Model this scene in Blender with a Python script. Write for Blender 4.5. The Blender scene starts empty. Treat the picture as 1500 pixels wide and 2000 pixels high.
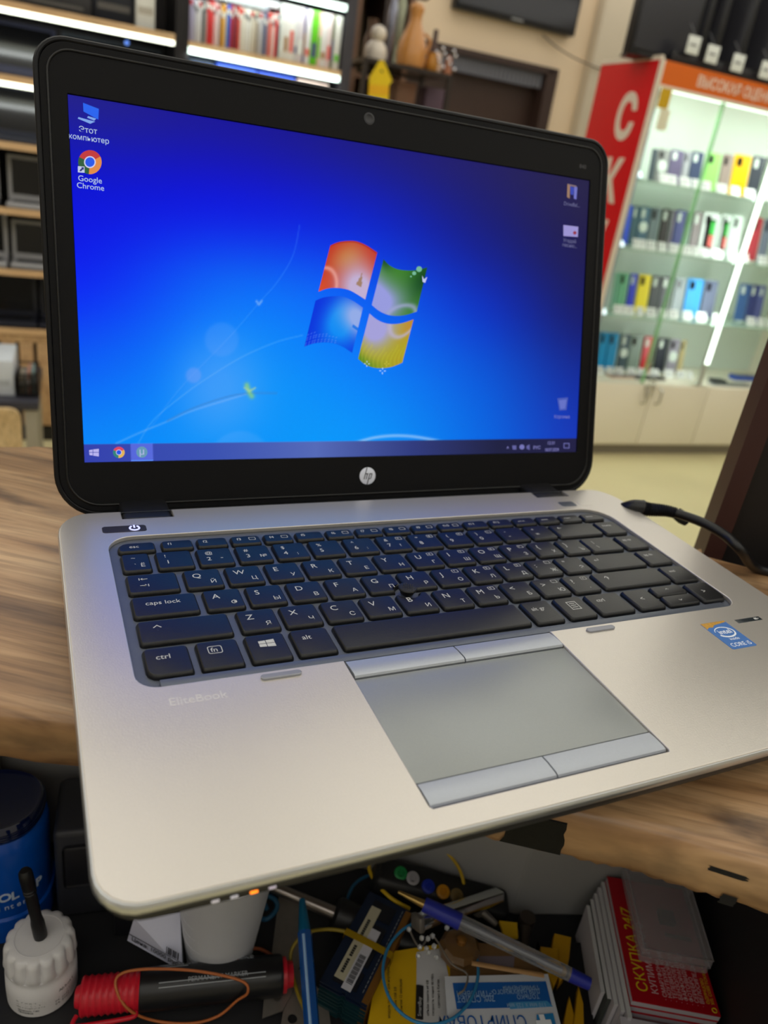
import bpy, bmesh, math, random
import numpy as np
from mathutils import Vector, Matrix
random.seed(7)
scn = bpy.context.scene
C = scn.collection
# ------------------------------------------------------------------ camera
IMG_W, IMG_H = 1500.0, 2000.0
F = 1472.0
RV = (1.99780051, -0.32104473, 0.40181532)
CAM = Vector((-0.0071, -0.1340, 0.17619))
_a = Vector(RV); _th = _a.length
RM = Matrix.Rotation(_th, 3, _a.normalized())       # world -> camera (x right, y down, z forward)
RI = RM.transposed()
cam_d = bpy.data.cameras.new('camera'); cam = bpy.data.objects.new('camera', cam_d); C.objects.link(cam)
bx_, by_, bz_ = RM[0], -RM[1], -RM[2]
cam.matrix_world = Matrix(((bx_[0], by_[0], bz_[0], CAM[0]), (bx_[1], by_[1], bz_[1], CAM[1]), (bx_[2], by_[2], bz_[2], CAM[2]), (0, 0, 0, 1)))
cam_d.sensor_fit = 'HORIZONTAL'; cam_d.sensor_width = 36.0; cam_d.lens = 36.0 * F / IMG_W
cam_d.clip_start = 0.01; cam_d.clip_end = 60
cam_d.dof.use_dof = True; cam_d.dof.focus_distance = 0.325; cam_d.dof.aperture_fstop = 13.5
scn.camera = cam
# ------------------------------------------------------------------ world, lights, exposure
w = bpy.data.worlds.new('world'); scn.world = w; w.use_nodes = True
w.node_tree.nodes['Background'].inputs[0].default_value = (0.85, 0.88, 1.0, 1)
w.node_tree.nodes['Background'].inputs[1].default_value = 0.15
scn.view_settings.view_transform = 'Standard'; scn.view_settings.look = 'None'
scn.view_settings.exposure = 0.0; scn.view_settings.gamma = 1.0
scn.view_settings.use_curve_mapping = False
CEIL_Z = 1.75
FLOOR_Z = -1.15
FILL_PANELS = [(-1.85+1.5*i, -1.75+1.5*j, i, j) for j in range(6) for i in range(5)]  # grid of added fill-light panels covering the unseen ceiling
PANEL_GLOW = 1.12
# ------------------------------------------------------------------ projection helpers (pixel of the photograph -> real point)
def ray(px, py):
    return (RI @ Vector(((px - IMG_W/2)/F, (py - IMG_H/2)/F, 1))).normalized()
def on_z(px, py, z):
    d = ray(px, py); return CAM + d*((z - CAM.z)/d.z)
def to_px(X):
    d = RM @ (Vector(X) - CAM); return (IMG_W/2 + F*d.x/d.z, IMG_H/2 + F*d.y/d.z)
AZ = math.radians(-3)
RU = Vector((math.cos(AZ), math.sin(AZ), 0)); RVv = Vector((-math.sin(AZ), math.cos(AZ), 0))
ROOM = Matrix.Rotation(AZ, 4, 'Z')
def uv3(u, v, z): return RU*u + RVv*v + Vector((0, 0, z))
def on_V(px, py, v):
    d = ray(px, py); X = CAM + d*((v - CAM.dot(RVv))/d.dot(RVv)); return X.dot(RU), X.z
def on_U(px, py, u):
    d = ray(px, py); X = CAM + d*((u - CAM.dot(RU))/d.dot(RU)); return X.dot(RVv), X.z
LA = 1.25690; LID0 = Vector((0.16945, 0.24481, 0.01863))     # lid angle, middle of the screen's lower edge
LX = Vector((1, 0, 0)); LY = Vector((0, math.cos(LA), math.sin(LA))); LN = LX.cross(LY)   # LN faces the viewer
def lid3(u, v, n=0.0): return LID0 + LX*(u/1000) + LY*(v/1000) + LN*(n/1000)
def on_lid(px, py):
    d = ray(px, py); t = (LID0 - CAM).dot(LN)/d.dot(LN); X = CAM + d*t - LID0
    return X.dot(LX)*1000, X.dot(LY)*1000
LIDM = Matrix(((LX.x, LY.x, LN.x, LID0.x), (LX.y, LY.y, LN.y, LID0.y), (LX.z, LY.z, LN.z, LID0.z), (0, 0, 0, 1)))
# ------------------------------------------------------------------ materials
def lin(c): return c/12.92 if c <= 0.04045 else ((c + 0.055)/1.055)**2.4
def rgb(r, g, b): return (lin(r/255), lin(g/255), lin(b/255), 1)
MATS = {}
def mat(name, col, rough=0.5, metal=0.0, var=0.06, scale=60.0, bump=0.0, emit=0.0, trans=0.0, ior=1.45, alpha=1.0, coat=0.0, stretch=None, ecol=None, spec=0.5):
    if name in MATS: return MATS[name]
    m = bpy.data.materials.new(name); m.use_nodes = True
    nt = m.node_tree; b = nt.nodes['Principled BSDF']; L = nt.links.new
    tc = nt.nodes.new('ShaderNodeTexCoord'); no = nt.nodes.new('ShaderNodeTexNoise')
    mp = nt.nodes.new('ShaderNodeMapping'); L(tc.outputs['Object'], mp.inputs[0]); L(mp.outputs[0], no.inputs['Vector'])
    if stretch: mp.inputs['Scale'].default_value = stretch
    no.inputs['Scale'].default_value = scale; no.inputs['Detail'].default_value = 3
    c = rgb(*col)
    ramp = nt.nodes.new('ShaderNodeMixRGB')
    ramp.inputs[1].default_value = tuple(x*(1 - var) for x in c[:3]) + (1,)
    ramp.inputs[2].default_value = tuple(min(1, x*(1 + var)) for x in c[:3]) + (1,)
    L(no.outputs['Fac'], ramp.inputs[0]); L(ramp.outputs[0], b.inputs['Base Color'])
    b.inputs['Roughness'].default_value = rough; b.inputs['Metallic'].default_value = metal
    b.inputs['Transmission Weight'].default_value = trans; b.inputs['IOR'].default_value = ior
    b.inputs['Alpha'].default_value = alpha; b.inputs['Coat Weight'].default_value = coat
    b.inputs['Specular IOR Level'].default_value = spec
    if emit:
        b.inputs['Emission Color'].default_value = rgb(*(ecol or col)); b.inputs['Emission Strength'].default_value = emit
    if bump:
        bp = nt.nodes.new('ShaderNodeBump'); bp.inputs['Strength'].default_value = bump; bp.inputs['Distance'].default_value = 0.0004
        L(no.outputs['Fac'], bp.inputs['Height']); L(bp.outputs[0], b.inputs['Normal'])
    MATS[name] = m; return m
def vcol_mat(name, emit=1.0, rough=0.4):
    m = bpy.data.materials.new(name); m.use_nodes = True; nt = m.node_tree; b = nt.nodes['Principled BSDF']
    a = nt.nodes.new('ShaderNodeVertexColor'); a.layer_name = 'Col'
    b.inputs['Base Color'].default_value = (0.004, 0.004, 0.006, 1); b.inputs['Roughness'].default_value = rough
    nt.links.new(a.outputs[0], b.inputs['Emission Color']); b.inputs['Emission Strength'].default_value = emit; b.inputs['Specular IOR Level'].default_value = 0.05
    return m
def wood_mat(name, ang, dark, mid, light, rough=0.33, sc=1.0, bump=0.25, knots=False):
    m = bpy.data.materials.new(name); m.use_nodes = True; nt = m.node_tree; b = nt.nodes['Principled BSDF']; L = nt.links.new; N = nt.nodes.new
    tc = N('ShaderNodeTexCoord'); mp = N('ShaderNodeMapping'); mp.inputs['Rotation'].default_value = (0, 0, -ang)
    L(tc.outputs['Object'], mp.inputs[0])
    m1 = N('ShaderNodeMapping'); m1.inputs['Scale'].default_value = (7*sc, 75*sc, 30*sc); L(mp.outputs[0], m1.inputs[0])
    n0 = N('ShaderNodeTexNoise'); n0.inputs['Scale'].default_value = 1.0; n0.inputs['Detail'].default_value = 6; n0.inputs['Distortion'].default_value = 0.5; L(m1.outputs[0], n0.inputs['Vector'])
    m2 = N('ShaderNodeMapping'); m2.inputs['Scale'].default_value = (26*sc, 420*sc, 160*sc); L(mp.outputs[0], m2.inputs[0])
    n1 = N('ShaderNodeTexNoise'); n1.inputs['Scale'].default_value = 1.0; n1.inputs['Detail'].default_value = 2; L(m2.outputs[0], n1.inputs['Vector'])
    r = N('ShaderNodeValToRGB'); e = r.color_ramp.elements
    e[0].position = 0.30; e[0].color = rgb(*dark); e[1].position = 0.68; e[1].color = rgb(*light)
    k = e.new(0.46); k.color = rgb(*mid)
    L(n0.outputs['Fac'], r.inputs[0])
    mx = N('ShaderNodeMixRGB'); mx.blend_type = 'MULTIPLY'; mx.inputs[0].default_value = 0.6
    r2 = N('ShaderNodeValToRGB'); r2.color_ramp.elements[0].position = 0.3; r2.color_ramp.elements[0].color = (0.45, 0.42, 0.4, 1); r2.color_ramp.elements[1].position = 0.58
    L(n1.outputs['Fac'], r2.inputs[0]); L(r.outputs[0], mx.inputs[1]); L(r2.outputs[0], mx.inputs[2])
    out = mx
    if knots:
        n3 = N('ShaderNodeTexNoise'); n3.inputs['Scale'].default_value = 1.0; n3.inputs['Detail'].default_value = 5
        m3 = N('ShaderNodeMapping'); m3.inputs['Scale'].default_value = (14, 34, 20); m3.inputs['Location'].default_value = (3.1, 1.2, 0); L(mp.outputs[0], m3.inputs[0]); L(m3.outputs[0], n3.inputs['Vector'])
        r3 = N('ShaderNodeValToRGB'); r3.color_ramp.elements[0].position = 0.60; r3.color_ramp.elements[0].color = (1, 1, 1, 1); r3.color_ramp.elements[1].position = 0.72; r3.color_ramp.elements[1].color = (0.22, 0.19, 0.18, 1)
        L(n3.outputs['Fac'], r3.inputs[0])
        mx2 = N('ShaderNodeMixRGB'); mx2.blend_type = 'MULTIPLY'; mx2.inputs[0].default_value = 0.9
        L(mx.outputs[0], mx2.inputs[1]); L(r3.outputs[0], mx2.inputs[2]); out = mx2
    L(out.outputs[0], b.inputs['Base Color']); b.inputs['Roughness'].default_value = rough
    bp = N('ShaderNodeBump'); bp.inputs['Strength'].default_value = bump; bp.inputs['Distance'].default_value = 0.0005
    L(n1.outputs['Fac'], bp.inputs['Height']); L(bp.outputs[0], b.inputs['Normal'])
    return m
# ------------------------------------------------------------------ object helpers
WM = {}
def tag(o, label=None, cat=None, group=None, kind=None):
    if label: o['label'] = label
    if cat: o['category'] = cat
    if group: o['group'] = group
    if kind: o['kind'] = kind
    return o
def add(name, me, m, parent=None, M=None, label=None):
    o = bpy.data.objects.new(name, me); C.objects.link(o)
    if m is not None and len(me.materials) == 0: me.materials.append(m)
    M = M or Matrix.Identity(4)
    WM[o] = M.copy()
    if parent is not None:
        o.parent = parent; o.matrix_parent_inverse = Matrix.Identity(4)
        o.matrix_basis = WM[parent].inverted() @ M
    else: o.matrix_basis = M
    if label: o['label'] = label
    return o
def thing(name, label, cat, loc=(0, 0, 0), group=None, rot=0.0):
    o = bpy.data.objects.new(name, None); C.objects.link(o); o.empty_display_size = 0.02
    M = Matrix.Translation(Vector(loc)) @ Matrix.Rotation(rot, 4, 'Z')
    o.matrix_basis = M; WM[o] = M.copy()
    return tag(o, label, cat, group)
def smooth(me, ang=40):
    me.polygons.foreach_set('use_smooth', [True]*len(me.polygons))
    try: me.set_sharp_from_angle(angle=math.radians(ang))
    except Exception: pass
def fin(bm, ang=35, recalc=True):
    if recalc: bmesh.ops.recalc_face_normals(bm, faces=bm.faces)
    me = bpy.data.meshes.new('mesh'); bm.to_mesh(me); bm.free(); smooth(me, ang); return me
def box_me(x0, x1, y0, y1, z0, z1, bev=0.0, seg=2, M=None):
    bm = bmesh.new(); bmesh.ops.create_cube(bm, size=1)
    bmesh.ops.scale(bm, vec=(x1-x0, y1-y0, z1-z0), verts=bm.verts)
    bmesh.ops.translate(bm, vec=((x0+x1)/2, (y0+y1)/2, (z0+z1)/2), verts=bm.verts)
    if bev: bmesh.ops.bevel(bm, geom=list(bm.edges), offset=bev, segments=seg, affect='EDGES', profile=0.5)
    if M is not None: bmesh.ops.transform(bm, matrix=M, verts=bm.verts)
    return fin(bm)
def box(name, m, x0, x1, y0, y1, z0, z1, parent=None, bev=0.0, M=None, label=None, seg=2):
    """a box whose origin sits at the middle of its base"""
    cx, cy = (x0+x1)/2, (y0+y1)/2
    me = box_me(x0-cx, x1-cx, y0-cy, y1-cy, 0, z1-z0, bev, seg)
    T = Matrix.Translation((cx, cy, z0)); T = (M @ T) if M is not None else T
    return add(name, me, m, parent, T, label)
def rbox(name, m, u0, u1, v0, v1, z0, z1, parent=None, bev=0.0, label=None): return box(name, m, u0, u1, v0, v1, z0, z1, parent, bev, ROOM, label)
def rrect(x0, x1, y0, y1, r, n=5):
    if not isinstance(r, (list, tuple)): r = [r]*4        # BL, BR, TR, TL
    pts = []
    for (cx, cy, a0, rr) in ((x0, y0, 180, r[0]), (x1, y0, 270, r[1]), (x1, y1, 0, r[2]), (x0, y1, 90, r[3])):
        sx = 1 if cx == x0 else -1; sy = 1 if cy == y0 else -1
        for k in range(n+1):
            a = math.radians(a0 + 90*k/n)
            pts.append((cx + sx*rr + rr*math.cos(a), cy + sy*rr + rr*math.sin(a)))
    return pts
def loft(rings, cap0=True, cap1=True, closed=True):
    bm = bmesh.new(); R = [[bm.verts.new(v) for v in r] for r in rings]; n = len(R[0])
    for a, b in zip(R, R[1:]):
        for i in range(n if closed else n-1):
            j = (i+1) % n
            try: bm.faces.new((a[i], a[j], b[j], b[i]))
            except ValueError: pass
    if cap0: bm.faces.new(R[0][::-1])
    if cap1: bm.faces.new(R[-1])
    return bm
def lathe(prof, n=40, cap=True):
    rings = [[(r*math.cos(2*math.pi*k/n), r*math.sin(2*math.pi*k/n), z) for k in range(n)] for r, z in prof]
    return loft(rings, cap, cap)
def tube_me(pts, r, n=10, closed=False, flat=1.0, up=None):
    pts = [Vector(p) for p in pts]; rings = []; N = len(pts)
    rr = r if isinstance(r, (list, tuple)) else [r]*N
    prev = None
    for i, p in enumerate(pts):
        a = pts[(i-1) % N] if (closed or i > 0) else p; b = pts[(i+1) % N] if (closed or i < N-1) else p
        t = (b-a).normalized()
        if prev is None:
            s = t.cross(Vector(up) if up else (Vector((0, 0, 1)) if abs(t.z) < .9 else Vector((1, 0, 0)))).normalized()
        else:
            s = (prev - t*prev.dot(t)).normalized()
        prev = s; q = t.cross(s)
        rings.append([p + s*(rr[i]*math.cos(2*math.pi*k/n)) + q*(rr[i]*flat*math.sin(2*math.pi*k/n)) for k in range(n)])
    if closed: rings.append(rings[0]); 
    bm = loft(rings, not closed, not closed)
    if closed: bmesh.ops.remove_doubles(bm, verts=bm.verts, dist=1e-7)
    return fin(bm, 60)
def smooth_path(pts, n=8, closed=False):
    P = [Vector(p) for p in pts]; out = []; N = len(P)
    rng = range(N) if closed else range(N-1)
    for i in rng:
        p0 = P[(i-1) % N] if (closed or i > 0) else P[0]; p1 = P[i]; p2 = P[(i+1) % N]; p3 = P[(i+2) % N] if (closed or i+2 < N) else P[-1]
        for k in range(n):
            t = k/n
            out.append(0.5*((2*p1) + (p2-p0)*t + (2*p0-5*p1+4*p2-p3)*t*t + (3*p1-p0-3*p2+p3)*t**3))
    if not closed: out.append(P[-1])
    return out
def cyl(name, m, a, b, r, parent=None, n=20, r2=None, label=None, bev=0.0):
    a = Vector(a); b = Vector(b); L = (b-a).length; r2 = r if r2 is None else r2
    prof = [(r, 0), (r2, L)] if not bev else [(r-bev, 0), (r, bev), (r2, L-bev), (r2-bev, L)]
    z = (b-a).normalized(); M = z.to_track_quat('Z', 'Y').to_matrix().to_4x4(); M.translation = a
    return add(name, fin(lathe(prof, n), 40), m, parent, M, label)
def along(a, b, up=(0, 0, 1)):
    """frame at a: X towards b, Z close to up"""
    a = Vector(a); x = (Vector(b)-a).normalized(); z = Vector(up); z = (z - x*z.dot(x)).normalized(); y = z.cross(x)
    return Matrix(((x.x, y.x, z.x, a.x), (x.y, y.y, z.y, a.y), (x.z, y.z, z.z, a.z), (0, 0, 0, 1)))
def plate(loops, z0, z1, bev=0.0, res=3):
    """plate with holes: first loop outer, the others holes"""
    cu = bpy.data.curves.new('tmp', 'CURVE'); cu.dimensions = '2D'; cu.fill_mode = 'BOTH'
    for lp in loops:
        s = cu.splines.new('POLY'); s.points.add(len(lp)-1)
        for i, q in enumerate(lp): s.points[i].co = (q[0], q[1], 0, 1)
        s.use_cyclic_u = True
    h = (z1-z0)/2; cu.extrude = h-bev; cu.bevel_depth = bev; cu.bevel_resolution = res; cu.offset = -bev
    o = bpy.data.objects.new('tmp', cu); C.objects.link(o)
    dg = bpy.context.evaluated_depsgraph_get(); dg.update()
    me = bpy.data.meshes.new_from_object(o.evaluated_get(dg)); bpy.data.objects.remove(o); bpy.data.curves.remove(cu)
    for v in me.vertices: v.co.z += (z0+z1)/2
    smooth(me, 35); return me
JOBS = []
def text(name, s, M, size, m, parent=None, align='LEFT', ext=0.00003, bold=0.0, sx=1.0, label=None, space=1.0, group_key=None):
    """lettering laid in the XY plane of M (flat print with a hair of thickness)"""
    cu = bpy.data.curves.new('txt', 'FONT'); cu.body = s; cu.size = size; cu.align_x = align; cu.extrude = ext; cu.offset = bold; cu.resolution_u = 3; cu.space_character = space
    o = bpy.data.objects.new('txt', cu); C.objects.link(o)
    JOBS.append((o, name, M, m, parent, sx, label, group_key))
def flush_text():
    dg = bpy.context.evaluated_depsgraph_get(); dg.update()
    groups = {}
    for (o, name, M, m, parent, sx, label, gk) in JOBS:
        me = bpy.data.meshes.new_from_object(o.evaluated_get(dg))
        me.materials.clear()
        for v in me.vertices: v.co.x *= sx
        if gk is None: add(name, me, m, parent, M, label)
        else: groups.setdefault(gk, []).append((me, name, M, m, parent, label))
    for gk, lst in groups.items():
        bm = bmesh.new(); M0 = lst[0][2]; I = M0.inverted()
        for me, _, M, _, _, _ in lst:
            me.transform(I @ M); bm.from_mesh(me)
        me = bpy.data.meshes.new('mesh'); bm.to_mesh(me); bm.free()
        add(lst[0][1], me, lst[0][3], lst[0][4], M0, lst[0][5])
    for j in JOBS:
        d = j[0].data; bpy.data.objects.remove(j[0]); bpy.data.curves.remove(d)
    JOBS.clear()
def mm(x): return x/1000.0
def T(x, y, z): return Matrix.Translation((x, y, z))
def join_bm(parts):
    bm = bmesh.new()
    for me in parts: bm.from_mesh(me); bpy.data.meshes.remove(me)
    me = bpy.data.meshes.new('mesh'); bm.to_mesh(me); bm.free(); smooth(me, 35); return me
# ================================================================== ROOM
wall_m = mat('cream_wall_paint', (242, 218, 186), 0.8, var=0.04, scale=3)
grey_m = mat('grey_wall_paint', (205, 200, 190), 0.8, var=0.04, scale=3)
floor_m = mat('pale_stone_floor', (218, 206, 160), 0.3, var=0.12, scale=2.5)
ceil_m = mat('white_ceiling', (225, 222, 215), 0.9, var=0.02, scale=4)
U0, U1, V0, V1 = -2.6, 5.2, -2.6, 6.2
tag(rbox('floor', floor_m, U0, U1, V0, V1, FLOOR_Z-0.05, FLOOR_Z), kind='structure')
tag(rbox('ceiling', ceil_m, U0, U1, V0, V1, CEIL_Z, CEIL_Z+0.05), kind='structure')
tag(rbox('wall_left', grey_m, U0-0.1, U0, V0, V1, FLOOR_Z, CEIL_Z), kind='structure')
tag(rbox('wall_right', grey_m, U1, U1+0.1, V0, V1, FLOOR_Z, CEIL_Z), kind='structure')
tag(rbox('wall_front', grey_m, U0, U1, V0-0.1, V0, FLOOR_Z, CEIL_Z), kind='structure')
VB = 6.0
dl, dt_ = on_V(700, 112, VB)[0], on_V(1085, 143, VB)[1]; dr = on_V(1078, 160, VB)[0]
W_b = join_bm([box_me(U0, dl, VB, V1, FLOOR_Z, CEIL_Z), box_me(dr, U1, VB, V1, FLOOR_Z, CEIL_Z), box_me(dl, dr, VB, V1, dt_, CEIL_Z)])
tag(add('wall_back', W_b, wall_m, None, ROOM), kind='structure')
dark_m = mat('dark_brown_trim', (62, 44, 38), 0.5, var=0.1)
bl_m = mat('black_plastic', (16, 16, 19), 0.45, var=0.08)
dr_o = thing('door_1', None, None, uv3((dl+dr)/2, VB, FLOOR_Z)); del_ = tag(dr_o, kind='structure')
rbox('door_frame', dark_m, dl-0.02, dl+0.06, VB-0.03, V1, FLOOR_Z, dt_+0.025, dr_o)
rbox('door_frame', dark_m, dr-0.07, dr+0.03, VB-0.03, V1, FLOOR_Z, dt_+0.025, dr_o)
rbox('door_lintel', dark_m, dl, dr, VB-0.03, V1, dt_-0.02, dt_+0.025, dr_o)
rbox('door_leaf', mat('brown_door_leaf', (66, 46, 38), 0.45, var=0.15, scale=6), dl+0.06, dr-0.07, V1-0.06, V1-0.02, FLOOR_Z+0.01, on_V(955, 153, V1-.05)[1], dr_o)
rs_m = mat('ribbed_grey_metal', (128, 128, 136), 0.5, 0.3)
zt = dt_-0.021; zb_ = on_V(955, 152, VB+.04)[1]
nrib = 40
for k in range(nrib):
    x0 = dl+0.06 + (dr-dl-0.13)*k/nrib
    rbox('rib', rs_m, x0, x0+(dr-dl-0.13)/nrib*0.62, VB+.02, VB+.05, zb_, zt, dr_o)
# trim strips of the corner pilaster right of the door
tu0, tu1 = on_V(1150, 120, VB-0.06)[0], on_V(1235, 120, VB-0.06)[0]
tag(rbox('trim_1', mat('pilaster_paint', (206, 192, 168), 0.75, var=0.03), tu0, tu1+0.15, VB-0.12, VB, FLOOR_Z, CEIL_Z, bev=0.006), kind='structure')
tag(rbox('trim_2', mat('pilaster_paint_light', (222, 214, 198), 0.75, var=0.03), tu1+0.02, tu1+1.6, VB-0.22, VB-0.12, FLOOR_Z, CEIL_Z, bev=0.006), kind='structure')
# added glowing panels, out of view, to make the ceiling evenly bright
fill_m = mat('fill_panel_glow', (252, 252, 250), 0.4, emit=PANEL_GLOW, var=0.0)
fr_m = mat('fill_panel_frame', (235, 235, 235), 0.4)
fr_me = join_bm([box_me(-0.68, 0.68, -0.68, -0.65, 0, 0.02), box_me(-0.68, 0.68, 0.65, 0.68, 0, 0.02), box_me(-0.68, -0.65, -0.65, 0.65, 0, 0.02), box_me(0.65, 0.68, -0.65, 0.65, 0, 0.02)]); fr_me.materials.append(fr_m)
df_me = box_me(-0.65, 0.65, -0.65, 0.65, 0.004, 0.012); df_me.materials.append(fill_m)
ordn = ['first', 'second', 'third', 'fourth', 'fifth', 'sixth']
for (u, v, i, j) in FILL_PANELS:
    t = thing('ceiling_fill', 'added square fill-light ceiling panel, %s row from the front wall, %s from the left' % (ordn[j], ordn[i]), 'light', uv3(u, v, CEIL_Z-0.02), 'added fill-light ceiling panels', AZ)
    add('frame', fr_me, None, t, WM[t]); add('diffuser', df_me, None, t, WM[t])
# ================================================================== COUNTER
TOP = -0.0225; THK = 0.022
fe = [(-0.9, 0.33), (-0.5, 0.268), (-0.2, 0.183), on_z(0, 1393, TOP)[:2], (0.05, 0.0765), (0.10, 0.048), on_z(1103, 1583, TOP)[:2], on_z(1302, 1630, TOP)[:2], on_z(1500, 1690, TOP)[:2], (0.30, -0.098), (0.42, -0.205), (0.8, -0.56)]
be = [(1.0, -0.42), (0.7, -0.115), on_z(1500, 1113, TOP)[:2], on_z(1365, 1077, TOP)[:2], (0.34, 0.212), (0.24, 0.285), (0.13, 0.342), on_z(105, 869, TOP)[:2], on_z(0, 868, TOP)[:2], (-0.2, 0.392), (-0.9, 0.45)]
fe = [Vector((p[0], p[1], 0)) for p in fe]; be = [Vector((p[0], p[1], 0)) for p in be]
fes = smooth_path(fe, 12); bes = smooth_path(be, 6)
ground_out = [(p.x, p.y) for p in fes] + [(p.x, p.y) for p in bes]
wt_m = wood_mat('laminate_wood', math.radians(-33), (108, 76, 50), (160, 122, 84), (196, 160, 120), 0.30, 1.0, 0.22, knots=True)
def inset(poly, d):
    n = len(poly); out = []
    for i in range(n):
        a = Vector(poly[i-1]); b = Vector(poly[i]); c = Vector(poly[(i+1) % n])
        t = ((b-a).normalized() + (c-b).normalized())
        t = t.normalized() if t.length > 1e-6 else (b-a).normalized()
        out.append(b + Vector((-t.y, t.x))*d)
    return out
def z_ring(poly, z): return [(p[0], p[1], z) for p in poly]
random.seed(3)
rag = [0.0]*len(ground_out)
for i in range(len(ground_out)): rag[i] = random.uniform(-0.0011, 0.0006)
prof = [(0.0055, 0.0), (0.0028, -0.0007), (0.0009, -0.0024), (0.0, -0.005), (-0.0005, -0.011), (0.0, -THK+0.002), (0.0012, -THK)]
rings = [z_ring(inset(ground_out, d), TOP+z) for d, z in prof]
rings[-1] = [(x, y, z+rag[i]) for i, (x, y, z) in enumerate(rings[-1])]
bm = loft(rings[::-1]); bmesh.ops.triangulate(bm, faces=[f for f in bm.faces if len(f.verts) > 4])
wtop = thing('worktop', 'brown wood-grain laminate worktop with a chipped front edge, under the laptop', 'worktop', (0.2, 0.2, TOP-THK))
add('top_board', fin(bm, 40), wt_m, wtop, Matrix.Identity(4))
# black tape patch and chips on the front edge
edge_pts = fes
def edge_at(px, py):
    P = on_z(px, py, TOP-0.01); i = min(range(len(edge_pts)-1), key=lambda k: (edge_pts[k]-Vector((P.x, P.y, 0))).length); return i
tape_m = mat('black_tape', (20, 21, 23), 0.6, var=0.3, scale=300, bump=0.5)
def edge_patch(name, m, pa, pb, z0, z1, jag, out=0.0006, label=None, lip=0.0):
    """thin patch that follows the front face between two photo points, ragged at both ends"""
    i0, i1 = edge_at(*pa), edge_at(*pb)
    P0 = on_z(pa[0], pa[1], TOP-0.01); P1 = on_z(pb[0], pb[1], TOP-0.01)
    n = 24; bm = bmesh.new(); cols = []
    A = fes
    # arc-length samples
    def pos(t):
        X = Vector((P0.x, P0.y, 0)).lerp(Vector((P1.x, P1.y, 0)), t)
        k = min(range(len(A)-1), key=lambda k: (A[k]-X).length); k = max(1, min(len(A)-2, k))
        a, b = A[k-1], A[k+1]; d = (b-a).normalized(); s = (X-A[k]).dot(d); Q = A[k]+d*s
        return Q, Vector((d.y, -d.x, 0))
    rows = 8
    for r in range(rows+1):
        f = r/rows; z = z1 + (z0-z1)*f
        e0 = random.uniform(-jag, jag); e1 = random.uniform(-jag, jag); row = []
        for i in range(n+1):
            t = (e0 + (1+e1-e0)*i/n); Q, nn = pos(t)
            dz = z
            off = out - max(0, 0.0045*(1 + (z+0.004)/0.004)) if z > -0.004 else out
            row.append(bm.verts.new((Q.x+nn.x*off, Q.y+nn.y*off, TOP+dz)))
        cols.append(row)
    for a, b in zip(cols, cols[1:]):
        for i in range(n): bm.faces.new((a[i], a[i+1], b[i+1], b[i]))
    r_ = bmesh.ops.solidify(bm, geom=list(bm.faces), thickness=0.0004)
    add(name, fin(bm, 50), m, wtop, Matrix.Identity(4), label)
edge_patch('tape_patch', tape_m, (990, 1615), (1106, 1632), -THK+0.0012, -0.0006, 0.035, label='torn black tape on the front edge')
edge_patch('edge_chip', mat('exposed_board', (48, 47, 48), 0.8), (1378, 1665), (1447, 1682), -0.0105, -0.0075, 0.10, 0.0004, label='dark chip in the edge laminate')
edge_patch('edge_chip', MATS['exposed_board'], (1430, 1742), (1462, 1752), -THK-0.0006, -THK+0.004, 0.06, 0.0006, label='dark chip at the lower edge')
# base cabinet under the worktop
cab = thing('counter_base', 'grey boarded counter base with an open shelf of clutter below the worktop', 'counter', (0.15, 0.2, FLOOR_Z))
SH = -0.275
pan = [(-0.9, 0.41), (-0.30, 0.352), (0.005, 0.273), (0.186, 0.197), (0.275, 0.131), (0.345, 0.108), (0.44, 0.082), (0.52, 0.02)]
pg_m = mat('grey_laminate_panel', (158, 157, 156), 0.55, var=0.03, scale=8)
for (a, b) in zip(pan, pan[1:]):
    M_ = along((a[0], a[1], 0), (b[0], b[1], 0)); L_ = (Vector(b)-Vector(a)).length
    add('back_panel', box_me(-0.001, L_+0.001, 0, 0.014, FLOOR_Z, TOP-THK-0.001, 0), pg_m, cab, M_)
shelf_m = mat('black_shelf_board', (30, 30, 33), 0.6, var=0.1, scale=40)
sp = [(-0.9, 0.05), (-0.2, 0.04), (0.0, -0.02), (0.15, -0.08), (0.3, -0.2), (0.42, -0.2)]
poly = sp + [(0.52, 0.018), (0.44, 0.080), (0.345, 0.106), (0.275, 0.129), (0.186, 0.195), (0.005, 0.271), (-0.30, 0.35), (-0.9, 0.408)]
bm = loft([z_ring(poly, SH-0.016), z_ring(poly, SH)]); bmesh.ops.triangulate(bm, faces=[f for f in bm.faces if len(f.verts) > 4])
add('shelf_board', fin(bm), shelf_m, cab, Matrix.Identity(4))
d_ = Vector((-0.60, -0.80, 0)); a_ = Vector((0.402, 0.088, 0))
add('partition_board', box_me(0, 0.30, -0.008, 0.008, FLOOR_Z, TOP-THK-0.001), mat('black_partition', (24, 22, 24), 0.6), cab, along(a_, a_+d_))
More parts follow.
